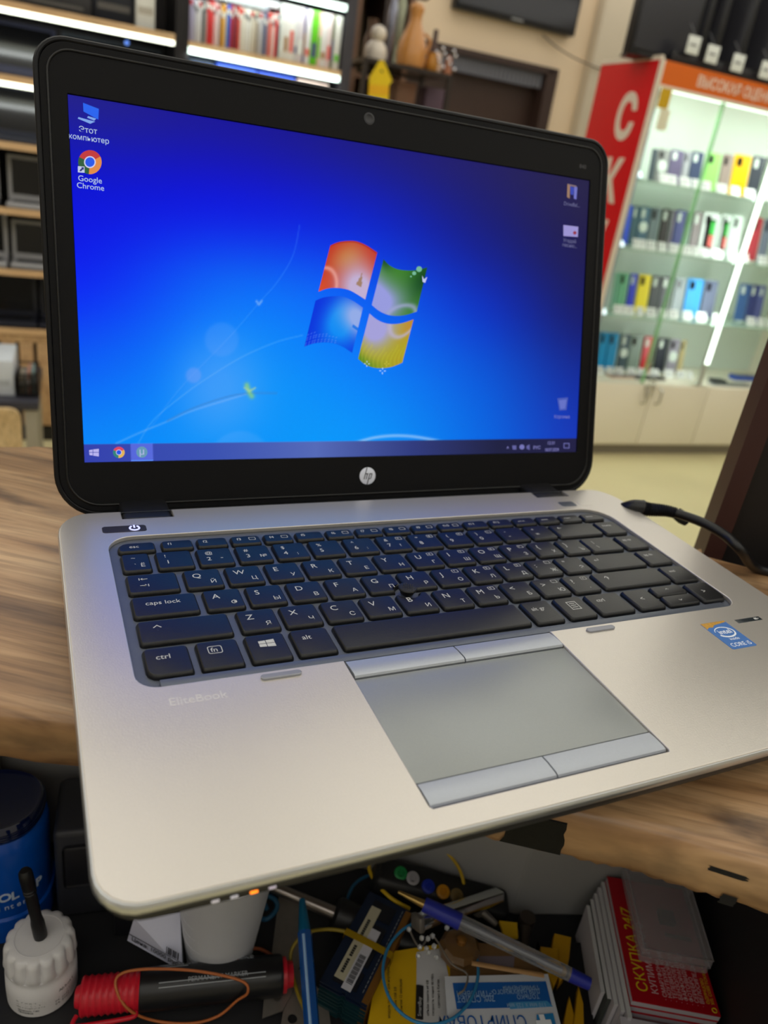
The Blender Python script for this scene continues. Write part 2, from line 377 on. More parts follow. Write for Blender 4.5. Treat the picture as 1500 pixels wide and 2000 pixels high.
# ================================================================== LAPTOP
lap = thing('laptop', 'open silver laptop with black keys and a bright blue desktop on screen', 'laptop', (0.169, 0.11, TOP))
alu_m = mat('brushed_champagne_aluminium', (208, 202, 194), 0.33, 0.66, var=0.05, scale=1500, bump=0.12)
band_m = mat('polished_edge_metal', (205, 208, 212), 0.28, 0.85, var=0.03, scale=300)
bot_m = mat('dark_grey_base_plastic', (40, 40, 43), 0.5, var=0.06)
tray_m = mat('keyboard_frame_metal', (92, 98, 110), 0.42, 0.4, var=0.05, scale=800, bump=0.05)
I4 = Matrix.Identity(4)
def body_outline(ins=0.0, bow=2.3, rear=225.0):
    pts = []
    n = 6
    x0, x1, y0, y1 = 0+ins, 338.9-ins, -0.2+ins, rear-ins
    rf = 13.0-ins*0.5; rb = 20-ins*0.5
    for k in range(n+1):
        a = math.radians(180+90*k/n); pts.append((x0+rf+rf*math.cos(a), y0+rf+rf*math.sin(a)))
    for k in range(1, 24):
        x = x0+rf+(x1-x0-2*rf)*k/24; t = (x-169.45)/(169.45-rf); pts.append((x, y0-bow*(1-t*t)))
    for k in range(n+1):
        a = math.radians(270+90*k/n); pts.append((x1-rf+rf*math.cos(a), y0+rf+rf*math.sin(a)))
    for k in range(n+1):
        a = math.radians(0+90*k/n); pts.append((x1-rb*.7+rb*.7*math.cos(a), y1-rb+rb*math.sin(a)))
    for k in range(n+1):
        a = math.radians(90+90*k/n); pts.append((x0+rb*.7+rb*.7*math.cos(a), y1-rb+rb*math.sin(a)))
    return pts
def sc(pts): return [(mm(a), mm(b)) for a, b in pts]
o_ = body_outline(0.8)
# insert hinge notches at the rear edge (between the two rear corners, going right -> left)
split = 7+23+7+7
outer = o_[:split] + [(303.2, 224.2), (303.2, 216.2), (278.4, 216.2), (278.4, 224.2), (54.6, 224.2), (54.6, 216.0), (29.7, 216.0), (29.7, 224.2)] + o_[split:]
hole = [(20.6, 92), ] + []
hole = []
def arc(cx, cy, r, a0, a1, n=6): return [(cx+r*math.cos(math.radians(a0+(a1-a0)*k/n)), cy+r*math.sin(math.radians(a0+(a1-a0)*k/n))) for k in range(n+1)]
kx0, kx1, ky0, ky1 = 20.6, 312.6, 84.0, 197.5
hole = arc(kx0+8, ky0+8, 8, 180, 270) + [(97.4, ky0)] + [(97.4, 8.6), (98.2, 7.6), (194.6, 7.6), (195.4, 8.6)] + [(195.4, ky0)] + arc(kx1-8, ky0+8, 8, 270, 360) + arc(kx1-15, ky1-15, 15, 0, 90) + arc(kx0+12, ky1-12, 12, 90, 180)
me = plate([sc(outer), sc(hole)], -0.0022, 0.0, 0.00035, 2)
add('palm_rest', me, alu_m, lap, I4)
def ring_of(ins, z, bow=2.3, rear=225.0): return [(mm(a), mm(b), mm(z)) for a, b in body_outline(ins, bow, rear)]
add('edge_band', fin(loft([ring_of(1.2, -0.35), ring_of(0.5, -0.5), ring_of(0.0, -1.2), ring_of(-0.15, -2.2), ring_of(0.1, -3.6), ring_of(0.6, -4.2), ring_of(2.0, -4.3)], False, True), 30), band_m, lap, I4)
bm = loft([ring_of(0.9, -4.2, rear=227), ring_of(1.0, -5.4, rear=228), ring_of(2.0, -8.5, rear=231), ring_of(7.0, -14, rear=233), ring_of(14, -19.5, rear=232), ring_of(17, -20.2, rear=229)])
bmesh.ops.triangulate(bm, faces=[f for f in bm.faces if len(f.verts) > 4])
add('bottom_case', fin(bm, 40), bot_m, lap, I4)
add('speaker_slope', box_me(mm(18), mm(321), mm(221), mm(229), mm(-16), mm(-3.2), 0.001), bot_m, lap, I4)
for fx, fy in ((30, 20), (309, 20), (30, 205), (309, 205)):
    add('rubber_foot', box_me(mm(fx-12), mm(fx+12), mm(fy-3), mm(fy+3), TOP+0.0001, mm(-19.9), 0.0005), bl_m, lap, I4)
# keyboard tray and keys
tr = arc(kx0+8, ky0+8, 8, 180, 270) + arc(kx1-8, ky0+8, 8, 270, 360) + arc(kx1-15, ky1-15, 15, 0, 90) + arc(kx0+12, ky1-12, 12, 90, 180)
bm = loft([[(mm(a), mm(b), mm(-3.4)) for a, b in tr], [(mm(a), mm(b), mm(-2.1)) for a, b in tr]])
bmesh.ops.triangulate(bm, faces=[f for f in bm.faces if len(f.verts) > 4])
add('keyboard_tray', fin(bm), tray_m, lap, I4)
add('tray_front_strip', box_me(mm(28.6), mm(304.6), mm(84.05), mm(88.2), mm(-1.5), mm(-0.35), 0.0002), tray_m, lap, I4)
key_m = mat('black_key_plastic', (17, 18, 21), 0.34, var=0.08, scale=900, bump=0.10, spec=0.5)
leg_m = mat('key_print', (185, 185, 182), 0.5, emit=0.05, var=0.0)
STK = (145.2, 127.4); STR = 6.4
KM = {}
def key_ring(w_, h_, ins, z, r, cut=None):
    pts = rrect(-w_/2+ins, w_/2-ins, -h_/2+ins, h_/2-ins, r, 3 if cut is None else 4)
    if cut is not None:
        dense = []
        for i in range(len(pts)):
            a = Vector(pts[i]); b = Vector(pts[(i+1) % len(pts)]); n = max(1, int((b-a).length/0.8))
            # fixed subdivision so every ring matches
            n = 10 if (b-a).length > 4 else 1
            for k in range(n): dense.append(a.lerp(b, k/n))
        c = Vector(cut); out = []
        for q in dense:
            d = q-c; R_ = STR+ins
            out.append(c+d.normalized()*R_ if d.length < R_ else q)
        pts = [(q.x, q.y) for q in out]
    return [(mm(x), mm(y), mm(z)) for x, y in pts]
def key_mesh(w_, h_, r=1.2, cut=None):
    k_ = (round(w_, 2), round(h_, 2), str(r), cut)
    if k_ in KM: return KM[k_]
    if isinstance(r, tuple): g = lambda e: [q+e for q in r]
    else: g = lambda e: r+e
    bm = loft([key_ring(w_, h_, -0.95, -2.5, g(.7), cut), key_ring(w_, h_, -0.90, -1.5, g(.6), cut), key_ring(w_, h_, -0.45, -0.45, g(.3), cut), key_ring(w_, h_, 0.0, -0.05, g(0), cut), key_ring(w_, h_, 0.35, 0.0, g(-.2) if not isinstance(r, tuple) else r, cut)], False, True)
    if cut is not None: bmesh.ops.triangulate(bm, faces=[f for f in bm.faces if len(f.verts) > 4])
    me = fin(bm, 30); me.materials.append(key_m); KM[k_] = me; return me
KN = [0]
def key(x0, x1, y0, y1, legends=(), r=1.2, cut=None):
    cx, cy = (x0+x1)/2, (y0+y1)/2
    cc = (round(cut[0]-cx, 3), round(cut[1]-cy, 3)) if cut else None
    o = add('key', key_mesh(x1-x0, y1-y0, r, cc), None, lap, T(mm(cx), mm(cy), 0))
    KN[0] += 1
    for (s, lx, ly, size) in legends:
        if s.startswith('#box'):
            s_ = s[4:]; wd = 3.4; fr = [rrect(lx, lx+wd, ly-0.6, ly+2.0, .4, 2), rrect(lx+.25, lx+wd-.25, ly-0.35, ly+1.75, .3, 2)]
            BOXES.append((o, fr, x0, y0))
            if s_: text('key_legend', s_, T(mm(x0+lx+0.9), mm(y0+ly), mm(0.0)), mm(size), leg_m, o, ext=0.00003, group_key=KN[0])
        else:
            text('key_legend', s, T(mm(x0+lx), mm(y0+ly), mm(0.0)), mm(size), leg_m, o, ext=0.00003, group_key=KN[0])
BOXES = []
P_ = 18.45
# function row
FN = ['f1', 'f2', 'f3', 'f4', 'f5', 'f6', 'f7', 'f8', 'f9', 'f10', 'f11', 'f12', 'prt sc', 'pause', 'insert', 'delete']
key(25.3, 40.5, 183.2, 190.2, [('esc', 4.2, 2.6, 3.4)], (1.2, 1.2, 1.2, 4.0))
for k, s in enumerate(FN):
    x = 44.7+16.49*k; lg = [(s, 2.2, 3.2, 3.1 if k < 12 else 2.0)]
    if k in (2, 3, 5, 6, 7, 8, 9): lg.append(('#box', 8.2, 3.4, 2))
    key(x, x+13.2, 183.2, 190.2, lg, 1.2 if k < 15 else (1.2, 1.2, 4.0, 1.2))
# number row
key(25.5, 36.5, 165.6, 179.8, [('~', 3.5, 9.6, 3.4), ('`', 4.3, 3.2, 3.4), ('Ё', 6.9, 2.6, 3.8)])
num = [('!', '1', ''), ('@', '2', '"'), ('#', '3', '№'), ('$', '4', ';'), ('%', '5', ''), ('^', '6', ':'), ('&', '7', '?'), ('*', '8', ''), ('(', '9', ''), (')', '0', ''), ('-', '-', ''), ('+', '=', '')]
for k, (a, b, c) in enumerate(num):
    x = 40.4+P_*k; lg = [(a, 3.1, 9.2, 3.6), (b, 3.1, 3.6, 4.4)]
    if c: lg.append((c, 9.6, 3.2, 3.4))
    if k in (6, 7, 8, 9): lg.append(('#box'+('789/'[k-6]), 10.3, 10.6, 2.2))
    key(x, x+14.9, 165.6, 179.8, lg)
key(261.2, 290.6, 165.6, 179.0, [('←', 3, 8.6, 4.0)])
key(294.0, 308.2, 165.0, 178.8, [('home', 3, 8.6, 2.8)])
# top letter row
key(25.7, 45.6, 147.2, 161.0, [('⇤', 4, 8.6, 4.4), ('⇥', 4, 3.4, 4.4)])
row = [('Q', 'Й'), ('W', 'Ц'), ('E', 'У'), ('R', 'К'), ('T', 'Е'), ('Y', 'Н'), ('U', 'Г'), ('I', 'Ш'), ('O', 'Щ'), ('P', 'З'), ('{', 'Х'), ('}', 'Ъ')]
def letter_keys(x0, y0, row, boxes, cuts={}):
    for k, (a, b) in enumerate(row):
        x = x0+P_*k
        lg = [(a, 2.8, 7.6, 5.0), (b, 9.8, 2.5, 3.9)]
        if k in boxes: lg.append(('#box'+boxes[k], 10.3, 10.6, 2.2))
        key(x, x+14.9, y0, y0+14.0, lg, cut=cuts.get(k))
letter_keys(49.7, 147.1, row, {6: '4', 7: '5', 8: '6', 9: '*'})
key(270.2, 290.6, 147.0, 160.9, [('|', 5, 8.6, 3.4), ('\\', 5, 3.4, 3.4)])
key(294.6, 309.0, 146.8, 160.4, [('pg up', 2.4, 8.6, 2.8)])
# home row
key(25.6, 50.5, 129.2, 142.8, [('caps lock', 4.6, 7.4, 3.8)])
row = [('A', 'Ф'), ('S', 'Ы'), ('D', 'В'), ('F', 'А'), ('G', 'П'), ('H', 'Р'), ('J', 'О'), ('K', 'Л'), ('L', 'Д'), (':', 'Ж'), ('"', 'Э')]
letter_keys(54.7, 129.0, row, {6: '1', 7: '2', 8: '3', 9: '-'}, {4: STK, 5: STK})
key(258.3, 291.4, 128.8, 142.6, [('↵', 3.4, 7.6, 4.0)])
key(295.0, 310.0, 128.8, 142.4, [('pg dn', 2.4, 8.6, 2.8)])
# lower row
key(25.7, 60.2, 110.8, 124.8, [('↑', 4.6, 7.2, 5.2)])
row = [('Z', 'Я'), ('X', 'Ч'), ('C', 'С'), ('V', 'М'), ('B', 'И'), ('N', 'Т'), ('M', 'Ь'), ('<', 'Б'), ('>', 'Ю'), ('?', '.')]
letter_keys(64.9, 110.9, row, {6: '0', 8: '.', 9: '+'}, {4: STK})
key(250.2, 292.8, 111.4, 125.0, [('↑', 4.6, 7.2, 4.6)])
key(296.0, 311.0, 110.4, 124.4, [('end', 3, 8.6, 2.8)])
# bottom row
key(25.6, 40.8, 90.6, 106.4, [('ctrl', 3.4, 9.0, 4.0)], (4.0, 1.2, 1.2, 1.2))
key(45.0, 59.8, 90.6, 106.6, [('fn', 4.3, 9.4, 3.8)]); BOXES.append((None, [rrect(48.3, 53.8, 98.9, 103.6, .9, 3), rrect(48.6, 53.5, 99.2, 103.3, .7, 3)], 0, 0))
key(64.0, 78.8, 90.9, 107.0, [])
key(82.6, 97.4, 91.0, 107.0, [('alt', 3.4, 9.6, 4.0)])
key(101.5, 190.8, 91.6, 107.2, [])
key(194.9, 209.0, 91.1, 107.4, [('alt gr', 2.2, 9.2, 3.6)])
key(213.7, 228.0, 91.3, 107.3, [])
key(232.1, 251.0, 91.3, 107.0, [('ctrl', 3.4, 9.6, 3.6)])
key(255.6, 270.2, 91.1, 106.8, [('<', 5.2, 6.6, 4.4)])
key(274.2, 293.2, 100.3, 107.2, [('⌃', 7.5, 2.2, 3.6)])
key(274.2, 293.2, 91.2, 98.4, [('⌄', 7.5, 2.4, 3.6)])
key(297.0, 311.6, 90.8, 106.3, [('>', 5.2, 6.6, 4.4)], (1.2, 4.0, 1.2, 1.2))
def frame_me(fr, dx=0, dy=0, z=0.02, t=0.02):
    a, b = fr; n = len(a)
    rings = [[(mm(x+dx), mm(y+dy), mm(z)) for x, y in a], [(mm(x+dx), mm(y+dy), mm(z+t)) for x, y in a], [(mm(x+dx), mm(y+dy), mm(z+t)) for x, y in b], [(mm(x+dx), mm(y+dy), mm(z)) for x, y in b]]
    return fin(loft(rings, False, False))
for o, fr, dx, dy in BOXES:
    add('legend_frame', frame_me(fr, dx, dy), leg_m, o or lap, I4)
# window mark on its key, menu mark
bm_parts = []
for (x0, x1, s0, s1) in ((68.2, 71.0, .35, .15), (71.3, 74.6, .12, -.15)):
    for (ya, yb) in ((98.9, 101.0), (101.3, 103.3)):
        g = 0.0
        top = [(x0, yb - (s0 if yb > 102 else 0)), (x1, yb - (s1 if yb > 102 else 0))]; bot = [(x0, ya + (s0 if ya < 100 else 0)), (x1, ya + (s1 if ya < 100 else 0))]
        q = [bot[0], bot[1], top[1], top[0]]
        bm_parts.append(fin(loft([[(mm(a), mm(b), mm(0.01)) for a, b in q], [(mm(a), mm(b), mm(0.04)) for a, b in q]])))
add('key_emblem', join_bm(bm_parts), leg_m, lap, I4, 'four-pane window mark printed on a key')
mp = [frame_me([[(218.2, 97.3), (223.6, 97.3), (223.6, 103.8), (218.2, 103.8)], [(218.6, 97.7), (223.2, 97.7), (223.2, 103.4), (218.6, 103.4)]])]
for yy in (99.0, 100.5, 102.0): mp.append(box_me(mm(219.4), mm(222.4), mm(yy), mm(yy+.4), mm(.01), mm(.04)))
add('key_emblem', join_bm(mp), leg_m, lap, I4, 'menu mark printed on a key')
# pointing stick
ps = add('pointing_stick', fin(lathe([(3.2e-3, -1.5e-3), (3.3e-3, 0), (4.2e-3, 0.3e-3), (4.4e-3, 1.0e-3), (4.1e-3, 1.5e-3), (3.0e-3, 1.75e-3), (0.5e-3, 1.85e-3)], 28)), bl_m, lap, T(mm(STK[0]), mm(STK[1]), mm(0.5)))
dots = []
for i in range(-3, 4):
    for j in range(-3, 4):
        x = i*1.15+(0.55 if j % 2 else 0); y = j*1.0
        if x*x+y*y < 11.5: dots.append(box_me(mm(x-.28), mm(x+.28), mm(y-.28), mm(y+.28), mm(1.4), mm(2.15 - 0.03*(x*x+y*y)), 0.0001, 1))
add('grip_dots', join_bm(dots), mat('grip_dot_rubber', (44, 44, 46), 0.6), ps, WM[ps])
# touchpad and its buttons
pad_m = mat('touchpad_grey', (150, 154, 154), 0.34, 0.3, var=0.05, scale=1800, bump=0.08)
btn_m = mat('button_grey_metal', (172, 177, 186), 0.36, 0.45, var=0.04, scale=1200, bump=0.05)
add('touchpad', box_me(mm(97.5), mm(195.3), mm(18.9), mm(72.6), mm(-2.2), mm(-0.75), 0.0002), pad_m, lap, I4)
add('pad_well', box_me(mm(97.0), mm(195.8), mm(7.2), mm(84.2), mm(-4.1), mm(-2.7)), bl_m, lap, I4)
def pad_button(x0, x1, y0, y1, zb, zf, fr=0.6):
    # curved upper face from back height zb to front height zf
    r = []
    pr = [(y1, -2.6), (y1, zb-.4), (y1-.4, zb), (y1-(y1-y0)*.35, zb+.35*(zf-zb)+.25), (y0+1.6, zf+0.05), (y0+.5, zf-.25), (y0, zf-1.0), (y0+.2, -2.6)]
    bm = loft([[(mm(x0), mm(y), mm(z)) for y, z in pr], [(mm(x0+.3), mm(y), mm(z+0)) for y, z in pr], [(mm(x1-.3), mm(y), mm(z)) for y, z in pr], [(mm(x1), mm(y), mm(z)) for y, z in pr]])
    add('touchpad_button', fin(bm, 30), btn_m, lap, I4)
pad_button(98.0, 146.0, 73.2, 83.9, -0.4, 0.55)
pad_button(146.6, 194.9, 73.2, 83.9, -0.4, 0.55)
pad_button(98.0, 146.2, 8.9, 18.7, -0.65, -0.35)
pad_button(146.8, 194.9, 8.9, 18.7, -0.65, -0.35)
# small marks on the palm rest
def bar(name, x0, x1, y0, y1, z0, z1, m, label=None, r=1.4):
    bm = loft([[(mm(a), mm(b), mm(z0)) for a, b in rrect(x0, x1, y0, y1, r, 5)], [(mm(a), mm(b), mm(z1-.25)) for a, b in rrect(x0, x1, y0, y1, r, 5)], [(mm(a), mm(b), mm(z1)) for a, b in rrect(x0+.4, x1-.4, y0+.4, y1-.4, r*.7, 5)]], False, True)
    return add(name, fin(bm, 30), m, lap, I4, label)
grey_b = mat('grey_rubber_bar', (140, 142, 150), 0.35, 0.3)
bar('rubber_bumper', 63.4, 79.0, 79.0, 81.8, -0.1, 0.9, grey_b)
bar('rubber_bumper', 213.2, 228.8, 79.0, 81.8, -0.1, 0.9, grey_b)
bar('power_button', 19.2, 39.9, 201.6, 208.9, -0.1, 0.12, mat('bronze_button', (70, 64, 60), 0.35, 0.6), None, 2.0)
glow = mat('white_blue_glow', (190, 195, 255), 0.4, emit=1.0, var=0)
cxp, cyp = 34.2, 205.4
n = 20
pr_ = [(cxp+2.2*math.cos(math.radians(90+35+290*k/n)), cyp+2.2*math.sin(math.radians(90+35+290*k/n))) for k in range(n+1)]
me = join_bm([tube_me([(mm(a), mm(b), mm(.15)) for a, b in pr_], 0.00042, 6), box_me(mm(cxp-.4), mm(cxp+.4), mm(cyp+.3), mm(cyp+3.0), mm(.1), mm(.3))])
add('power_symbol', me, glow, lap, I4, 'glowing white power symbol')
bar('mute_button', 287.6, 299.6, 201.4, 208.6, -0.1, 0.15, mat('blue_grey_button', (104, 108, 118), 0.3, 0.5), None, 2.2)
bar('wireless_button', 301.6, 313.0, 201.4, 208.6, -0.1, 0.15, alu_m, None, 2.2)
fp = bar('fingerprint_window', 297.2, 314.3, 69.6, 73.0, -0.1, 0.12, mat('smoked_strip', (40, 46, 50), 0.2), None, 0.3)
add('strip_icon', join_bm([box_me(mm(309.5), mm(311.5), mm(70.6), mm(72.0), mm(.13), mm(.16)), box_me(mm(311.9), mm(312.6), mm(71.0), mm(71.6), mm(.13), mm(.16))]), leg_m, fp, I4)
# processor sticker
st_m = mat('sticker_blue', (74, 118, 184), 0.35, var=0.02)
stk = add('processor_sticker', fin(loft([[(mm(a), mm(b), mm(0.01)) for a, b in rrect(275.3, 291.0, 52.8, 73.4, 1.0, 4)], [(mm(a), mm(b), mm(0.16)) for a, b in rrect(275.3, 291.0, 52.8, 73.4, 1.0, 4)]])), st_m, lap, I4, 'blue processor sticker with a gold top corner')
pts = [(275.4, 73.3), (275.4, 68.6), (277.5, 69.8), (280, 69.6), (282, 71.0), (285, 71.4), (290.8, 72.2), (290.8, 73.3)]
add('foil_band', fin(loft([z_ring(sc(pts), mm(.17)), z_ring(sc(pts), mm(.21))])), mat('gold_foil', (232, 176, 84), 0.3, 0.4, var=0.3, scale=900), stk, I4)
wh_m = mat('white_print', (236, 240, 246), 0.5, var=0)
ell = [(283.2+5.6*math.cos(math.radians(a)), 65.2+3.7*math.sin(math.radians(a))) for a in range(-150, 178, 14)]
add('oval_ring', tube_me([(mm(a), mm(b), mm(.2)) for a, b in ell], [0.00055-0.0004*i/len(ell) for i in range(len(ell))], 6, flat=0.3), wh_m, stk, I4)
text('sticker_lettering', 'intel', T(mm(279.2), mm(64.0), mm(.17)), mm(4.6), wh_m, stk, group_key='stk', bold=0.00004)
text('sticker_lettering', 'inside', T(mm(280.6), mm(59.0), mm(.17)), mm(2.6), wh_m, stk, group_key='stk')
text('sticker_lettering', 'CORE i5', T(mm(277.0), mm(54.4), mm(.17)), mm(3.7), wh_m, stk, group_key='stk', sx=0.95)
text('deck_lettering', 'EliteBook', T(mm(29.6), mm(73.1), 0), mm(5.6), mat('pale_deck_print', (214, 210, 204), 0.4, 0.3, var=0), lap, sx=0.92, ext=0.00004)
# hinges, status lights, ports
for hx0, hx1 in ((30.0, 54.3), (278.7, 302.9)):
    add('hinge_cover', box_me(mm(hx0), mm(hx1), mm(216.5), mm(240), mm(-9), mm(-0.6), 0.0022, 3), bl_m, lap, I4)
def front_y(x): t = (x-169.45)/(169.45-13); return -0.2-2.3*(1-t*t)
for px_, col in ((420, (235, 230, 240)), (457, (230, 228, 240)), (495, (255, 130, 30)), (531, (225, 215, 235))):
    X = on_z(px_, {420: 1757, 457: 1748, 495: 1738, 531: 1729}[px_], mm(-6.6)); x = X.x*1000; y = front_y(x)+1.3
    bright = 2.0 if col[1] < 200 else 0.18
    add('status_light', box_me(mm(x-1.1), mm(x+1.1), mm(y-.4), mm(y+.6), mm(-7.0), mm(-6.1), 0.0003), mat('status_glow_%d' % px_, col, 0.4, emit=bright, var=0), lap, I4)
# ---- lid
lidc_m = mat('black_lid_shell', (14, 14, 17), 0.4, 0.1, var=0.05, spec=0.3)
bez_m = mat('matte_black_bezel', (9, 9, 12), 0.6, var=0.05, scale=1500, bump=0.05, spec=0.2)
def lr(ins, n_, r=15): return [(mm(a), mm(b), mm(n_)) for a, b in rrect(-169.2+ins, 169.2-ins, -28+ins, 199.3-ins, [max(2, 22-ins), max(2, 22-ins), max(2, r-ins), max(2, r-ins)], 8)]
bm = loft([lr(8, -8.2), lr(3, -7.4), lr(1.0, -5.5), lr(0.0, -2.5), lr(0.0, 0.3), lr(0.7, 1.0), lr(1.8, 1.1), lr(2.3, 0.7), lr(2.6, -0.5)], True, False)
add('lid_shell', fin(bm, 30), lidc_m, lap, LIDM)
def rr2(ins, r): return [(mm(a), mm(b)) for a, b in rrect(-169.2+ins, 169.2-ins, -28+ins, 199.3-ins, [max(2, 22-ins), max(2, 22-ins), r, r], 8)]
scr_loop = [(mm(a), mm(b)) for a, b in rrect(-154.9, 154.9, -0.2, 174.1, .3, 2)]
me = plate([rr2(2.5, 13), scr_loop], mm(-1.0), mm(0.9), 0.00025, 1)
add('screen_bezel', me, bez_m, lap, LIDM)
add('bezel_gasket', tube_me([LIDM @ Vector((a, b, mm(0.95))) for a, b in rr2(6.0, 11)], 0.0006, 8, closed=True), mat('gasket_rubber', (12, 12, 14), 0.35), lap, I4)
add('webcam_lens', fin(lathe([(3.2e-3, 0), (3.2e-3, .0002), (2.2e-3, .0003), (1.9e-3, .0001)], 24)), mat('lens_glass', (48, 48, 52), 0.5), lap, LIDM @ T(mm(0), mm(187.0), mm(.85)))
text('model_lettering', '840', LIDM @ T(mm(145.6), mm(180.3), mm(.91)), mm(3.6), mat('dim_grey_print', (70, 70, 74), 0.5), lap)
# maker's badge
bd = add('round_badge', fin(lathe([(5.1e-3, 0), (5.1e-3, .0003), (4.9e-3, .0004)], 40)), mat('badge_white', (205, 208, 220), 0.35, 0.2, emit=0.12, var=0), lap, LIDM @ T(mm(0.9), mm(-11.5), mm(.85)), 'round white badge with slanted letters')
bk = mat('badge_dark', (28, 30, 34), 0.5)
def slant(x0, x1, y0, y1, t=0.55, k=0.28):
    q = [(x0+k*y0, y0), (x0+t+k*y0, y0), (x1+t+k*y1, y1), (x1+k*y1, y1)]
    return fin(loft([[(mm(a), mm(b), mm(.4)) for a, b in q], [(mm(a), mm(b), mm(.48)) for a, b in q]]))
lp = [slant(-2.1, -2.1, -1.9, 5.0), slant(-0.75, -0.75, -1.9, 1.1), slant(-2.1+.4, -2.1+.4, 1.0, 1.55, 1.8), slant(0.75, 0.75, -5.0, 1.55), slant(2.15, 2.15, -1.5, 1.2), slant(1.0, 1.0, 1.0, 1.55, 1.5), slant(1.0, 1.0, -1.9, -1.4, 1.4)]
add('badge_letters', join_bm(lp), bk, bd, WM[bd])
# ---- screen picture
def srgb_arr(a): a = np.asarray(a)/255.0; return np.where(a <= 0.04045, a/12.92, ((a+0.055)/1.055)**2.4)
RMn = np.array([list(r) for r in RM]); CAMn = np.array(CAM)
def grid_mesh(name, P, Q, nx, ny, m, parent, label=None):
    """P (ny+1, nx+1, 3) points, Q colours sRGB 0..255"""
    verts = P.reshape(-1, 3); idx = np.arange((nx+1)*(ny+1)).reshape(ny+1, nx+1)
    f = np.stack([idx[:-1, :-1], idx[:-1, 1:], idx[1:, 1:], idx[1:, :-1]], -1).reshape(-1, 4)
    me = bpy.data.meshes.new('mesh'); me.vertices.add(len(verts)); me.vertices.foreach_set('co', verts.ravel())
    me.loops.add(f.size); me.loops.foreach_set('vertex_index', f.ravel())
    me.polygons.add(len(f)); me.polygons.foreach_set('loop_start', np.arange(0, f.size, 4)); me.polygons.foreach_set('loop_total', np.full(len(f), 4))
    me.update(); me.validate()
    ca = me.color_attributes.new('Col', 'FLOAT_COLOR', 'POINT')
    col = np.ones((len(verts), 4)); col[:, :3] = srgb_arr(np.clip(Q.reshape(-1, 3), 0, 255)); ca.data.foreach_set('color', col.ravel())
    return add(name, me, m, parent, I4, label)
def lid_np(u, v, n_): return np.array(LID0) + np.array(LX)*(u[..., None]/1000) + np.array(LY)*(v[..., None]/1000) + np.array(LN)*(n_/1000)
def px_np(X):
    d = (X - CAMn) @ RMn.T; return IMG_W/2+F*d[..., 0]/d[..., 2], IMG_H/2+F*d[..., 1]/d[..., 2]
TAB = np.array([  # wallpaper tones, with viewing-angle dimming towards the right painted in
 [(30, 28, 140), (18, 14, 155), (22, 20, 132), (30, 26, 100), (36, 31, 72)],
 [(0, 12, 215), (0, 22, 225), (0, 34, 205), (14, 26, 135), (28, 24, 78)],
 [(0, 36, 246), (0, 105, 252), (0, 92, 244), (2, 50, 195), (20, 26, 108)],
 [(0, 95, 252), (0, 142, 255), (0, 128, 252), (0, 88, 222), (16, 44, 158)],
 [(0, 138, 255), (0, 150, 255), (0, 150, 255), (0, 106, 232), (20, 56, 186)]], float)
def wallpaper(s, t, x, y):
    gy = np.clip((1-t)*4, 0, 3.9999); gx = np.clip(s*4, 0, 3.9999)
    iy = gy.astype(int); ix = gx.astype(int); fy = (gy-iy)[..., None]; fx = (gx-ix)[..., None]
    def cr(a, b, c, d, f): return 0.5*(2*b + (c-a)*f + (2*a-5*b+4*c-d)*f*f + (3*b-a-3*c+d)*f**3)
    def at(i, j): return TAB[np.clip(i, 0, 4), np.clip(j, 0, 4)]
    rows_ = [cr(at(iy+k, ix-1), at(iy+k, ix), at(iy+k, ix+1), at(iy+k, ix+2), fx) for k in (-1, 0, 1, 2)]
    c = cr(*rows_, fy)
    def mixc(c, col, a): return c*(1-a[..., None]) + np.array(col)*a[..., None]
    def sstep(d, w_): return 1/(1+np.exp(d/w_))
    # soft light blobs
    d = np.hypot((x-430)/1.0, (y-755)/1.15); c = mixc(c, (110, 170, 255), 0.55*sstep(d-95, 22)*np.clip(1.1-d/200, 0, 1))
    c = mixc(c, (120, 165, 255), 0.25*sstep(np.hypot(x-433, y-663)-33, 1.5))
    c = mixc(c, (140, 165, 250), 0.40*sstep(np.hypot(x-378, y-733)-15, 1.2))
    c = mixc(c, (130, 175, 255), 0.22*sstep(np.hypot((x-470), (y-905)*1.0)-63, 1.5))
    def seg(poly, wd, col, al, c):
        D = np.full(x.shape, 1e9)
        for (ax, ay), (bx, by) in zip(poly, poly[1:]):
            L2 = (bx-ax)**2+(by-ay)**2; tt = np.clip(((x-ax)*(bx-ax)+(y-ay)*(by-ay))/L2, 0, 1)
            D = np.minimum(D, np.hypot(x-ax-tt*(bx-ax), y-ay-tt*(by-ay)))
        return mixc(c, col, al*np.exp(-(D/wd)**2))
    def sp2(p): return [(q.x, q.y) for q in smooth_path([(a, b, 0) for a, b in p], 5)]
    c = seg(sp2([(227, 866), (273, 845), (327, 823), (373, 803), (440, 782), (480, 770)]), 2.0, (150, 190, 255), 0.4, c)
    c = seg(sp2([(327, 822), (373, 799), (440, 776), (487, 768), (540, 768)]), 1.8, (60, 130, 210), 0.6, c)
    c = seg(sp2([(270, 866), (300, 820), (360, 770), (407, 737), (473, 697), (540, 668), (590, 655)]), 1.5, (130, 185, 255), 0.32, c)
    c = seg(sp2([(295, 835), (353, 757), (440, 667), (473, 630), (507, 590), (540, 553), (572, 500), (585, 440)]), 1.4, (110, 165, 255), 0.24, c)
    c = seg(sp2([(690, 866), (730, 855), (770, 851), (810, 853), (850, 860), (880, 866)]), 3.0, (170, 205, 255), 0.75, c)
    c = seg(sp2([(482, 752), (488, 768), (492, 774)]), 5.0, (150, 215, 120), 0.75, c)
    c = seg([(478, 757), (487, 764), (498, 758)], 2.2, (200, 225, 150), 0.6, c)
    c = seg([(501, 588), (506, 595), (511, 588)], 2.2, (170, 200, 255), 0.6, c)
    return c
